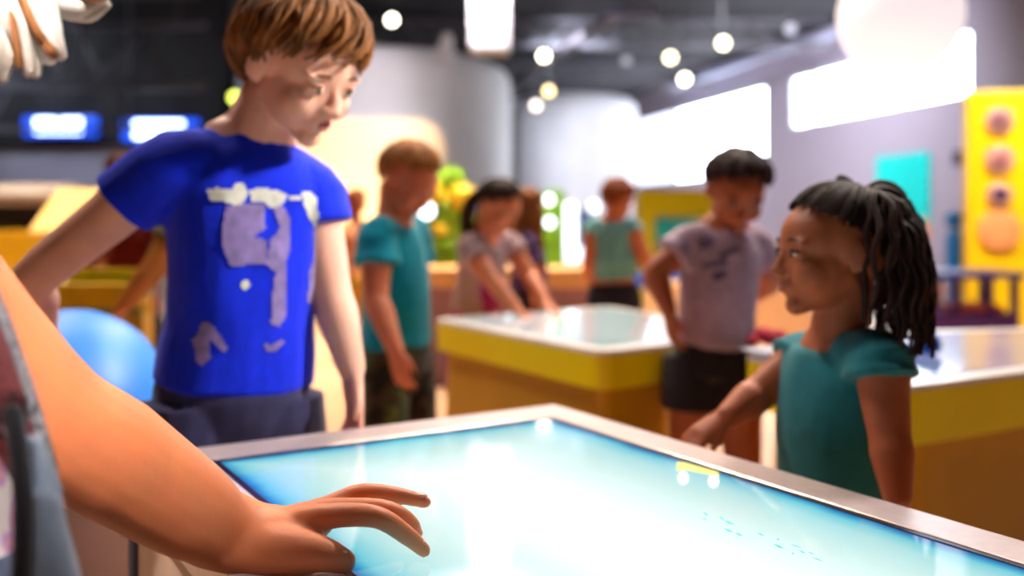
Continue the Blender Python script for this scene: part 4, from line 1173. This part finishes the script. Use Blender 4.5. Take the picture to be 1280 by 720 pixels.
pts = [P(*a) for a in [(-90, 240, .658), (-20, 350, .642), (10, 420, .642), (37, 500, .647), (63, 594, .652)]]
loft(b, pts, [.0055]*5, n=10, k=6)
obj('knit_trim', b, mat('trim_grey', (128, 128, 138), rough=.95, var=.35, scale=160, bump=1.0, bscale=240), root, True, label='grey edging of the band')

# ------------------------------------------------------------------ light, sky, camera
w = bpy.data.worlds.new('sky'); bpy.context.scene.world = w; w.use_nodes = True
bg = w.node_tree.nodes['Background']; bg.inputs['Color'].default_value = (.86, .93, 1, 1); bg.inputs['Strength'].default_value = 15.0
def area(name, loc, target, size, power, col, spread=math.pi):
    l = bpy.data.lights.new(name, 'AREA'); l.shape = 'DISK'; l.size = size; l.energy = power; l.color = col; l.spread = spread
    o = bpy.data.objects.new(name, l); C.objects.link(o); o.location = loc
    o.rotation_euler = (V(target)-V(loc)).to_track_quat('-Z', 'Y').to_euler(); return o
WARMC = (1, .80, .58); NEUT = (1, .93, .86); COOL = (.80, .88, 1)  # unseen area lights follow, added to brighten parts of the hall
area('added_area_light', (-2.4, 3.2, 5.6), (-.4, 1.3, .8), .5, 32, NEUT, 1.4)
area('added_area_light', (2.4, 4.0, 5.6), (.6, 1.5, .8), .6, 48, NEUT, 1.4)
area('added_area_light', (.2, -1.6, 3.6), (-.47, .68, 1.08), .12, 2.0, (1, .9, .8), .17)  # added narrow beam for the near upper arm
area('added_area_light', (4.6, 1.3, 4.6), (-.38, 1.75, 1.25), .6, 8, (1, .93, .86), .27)  # added side light for the person in blue
area('added_area_light', (.2, 6.0, 5.6), (.1, 4.6, .6), .8, 100, WARMC, 1.8)
area('added_area_light', (3.6, 6.5, 5.6), (3.4, 6.4, .4), .8, 150, NEUT, 2.0)
area('added_area_light', (-3.5, 6.5, 5.6), (-2.6, 5.2, .4), .8, 80, WARMC, 2.0)
area('added_area_light', (.5, 8.2, 5.6), (.7, 6.5, 0), .8, 210, WARMC, 2.2)
area('added_area_light', (4.6, 6.5, 5.4), (4.9, 9.1, 1.4), .5, 24, NEUT, .8)
area('added_area_light', (-4.6, 6.6, 5.4), (-4.1, 8.4, 1.1), .6, 130, WARMC, 1.6)
area('added_area_light', (-.6, 6.9, 5.6), (-.5, 7.8, .9), .5, 60, (1, .92, .7), .9)
area('added_area_light', (-.2, 12.4, 5.5), (-2.0, 18.0, 3.0), .8, 170, (1, .92, .95), 1.6)  # added to brighten the front of the large round room
area('added_area_light', (1.3, 10.8, 3.9), (-.33, 13.7, 4.6), .4, 9, NEUT, .9)  # added light aimed up at the duct
area('added_area_light', (4.2, 18.5, 5.6), (7.8, 23, 2.4), .8, 230, (.92, .9, 1), 2.2)
area('added_area_light', (1.2, 20.5, 5.5), (1.9, 26.5, 3.2), .8, 110, COOL, 1.3)
area('added_area_light', (-10.5, 16.5, 5.6), (-10, 20, 1.9), .8, 150, COOL, 2.2)
area('partition_lamp', (-3.1, 14.9, .5), (-2.6, 16.05, 1.9), .3, 75, (1, .68, .32), 2.6)
sc = bpy.context.scene
cam = bpy.data.cameras.new('camera'); co = bpy.data.objects.new('camera', cam); C.objects.link(co); sc.camera = co
co.location = (0, 0, CZ); co.rotation_euler = (math.pi/2, 0, 0)
cam.sensor_width = 36; cam.lens = 36*F/1280; cam.shift_y = -(360-HY)/1280
cam.clip_start = .02; cam.clip_end = 200
cam.dof.use_dof = True; cam.dof.focus_distance = .97; cam.dof.aperture_fstop = 2.1; cam.dof.aperture_blades = 0
sc.view_settings.view_transform = 'Standard'; sc.view_settings.look = 'None'; sc.view_settings.gamma = 1; sc.view_settings.use_curve_mapping = False
sc.view_settings.exposure = 0.0
sc.cycles.use_denoising = True
sc.cycles.max_bounces = 8; sc.cycles.sample_clamp_indirect = 6
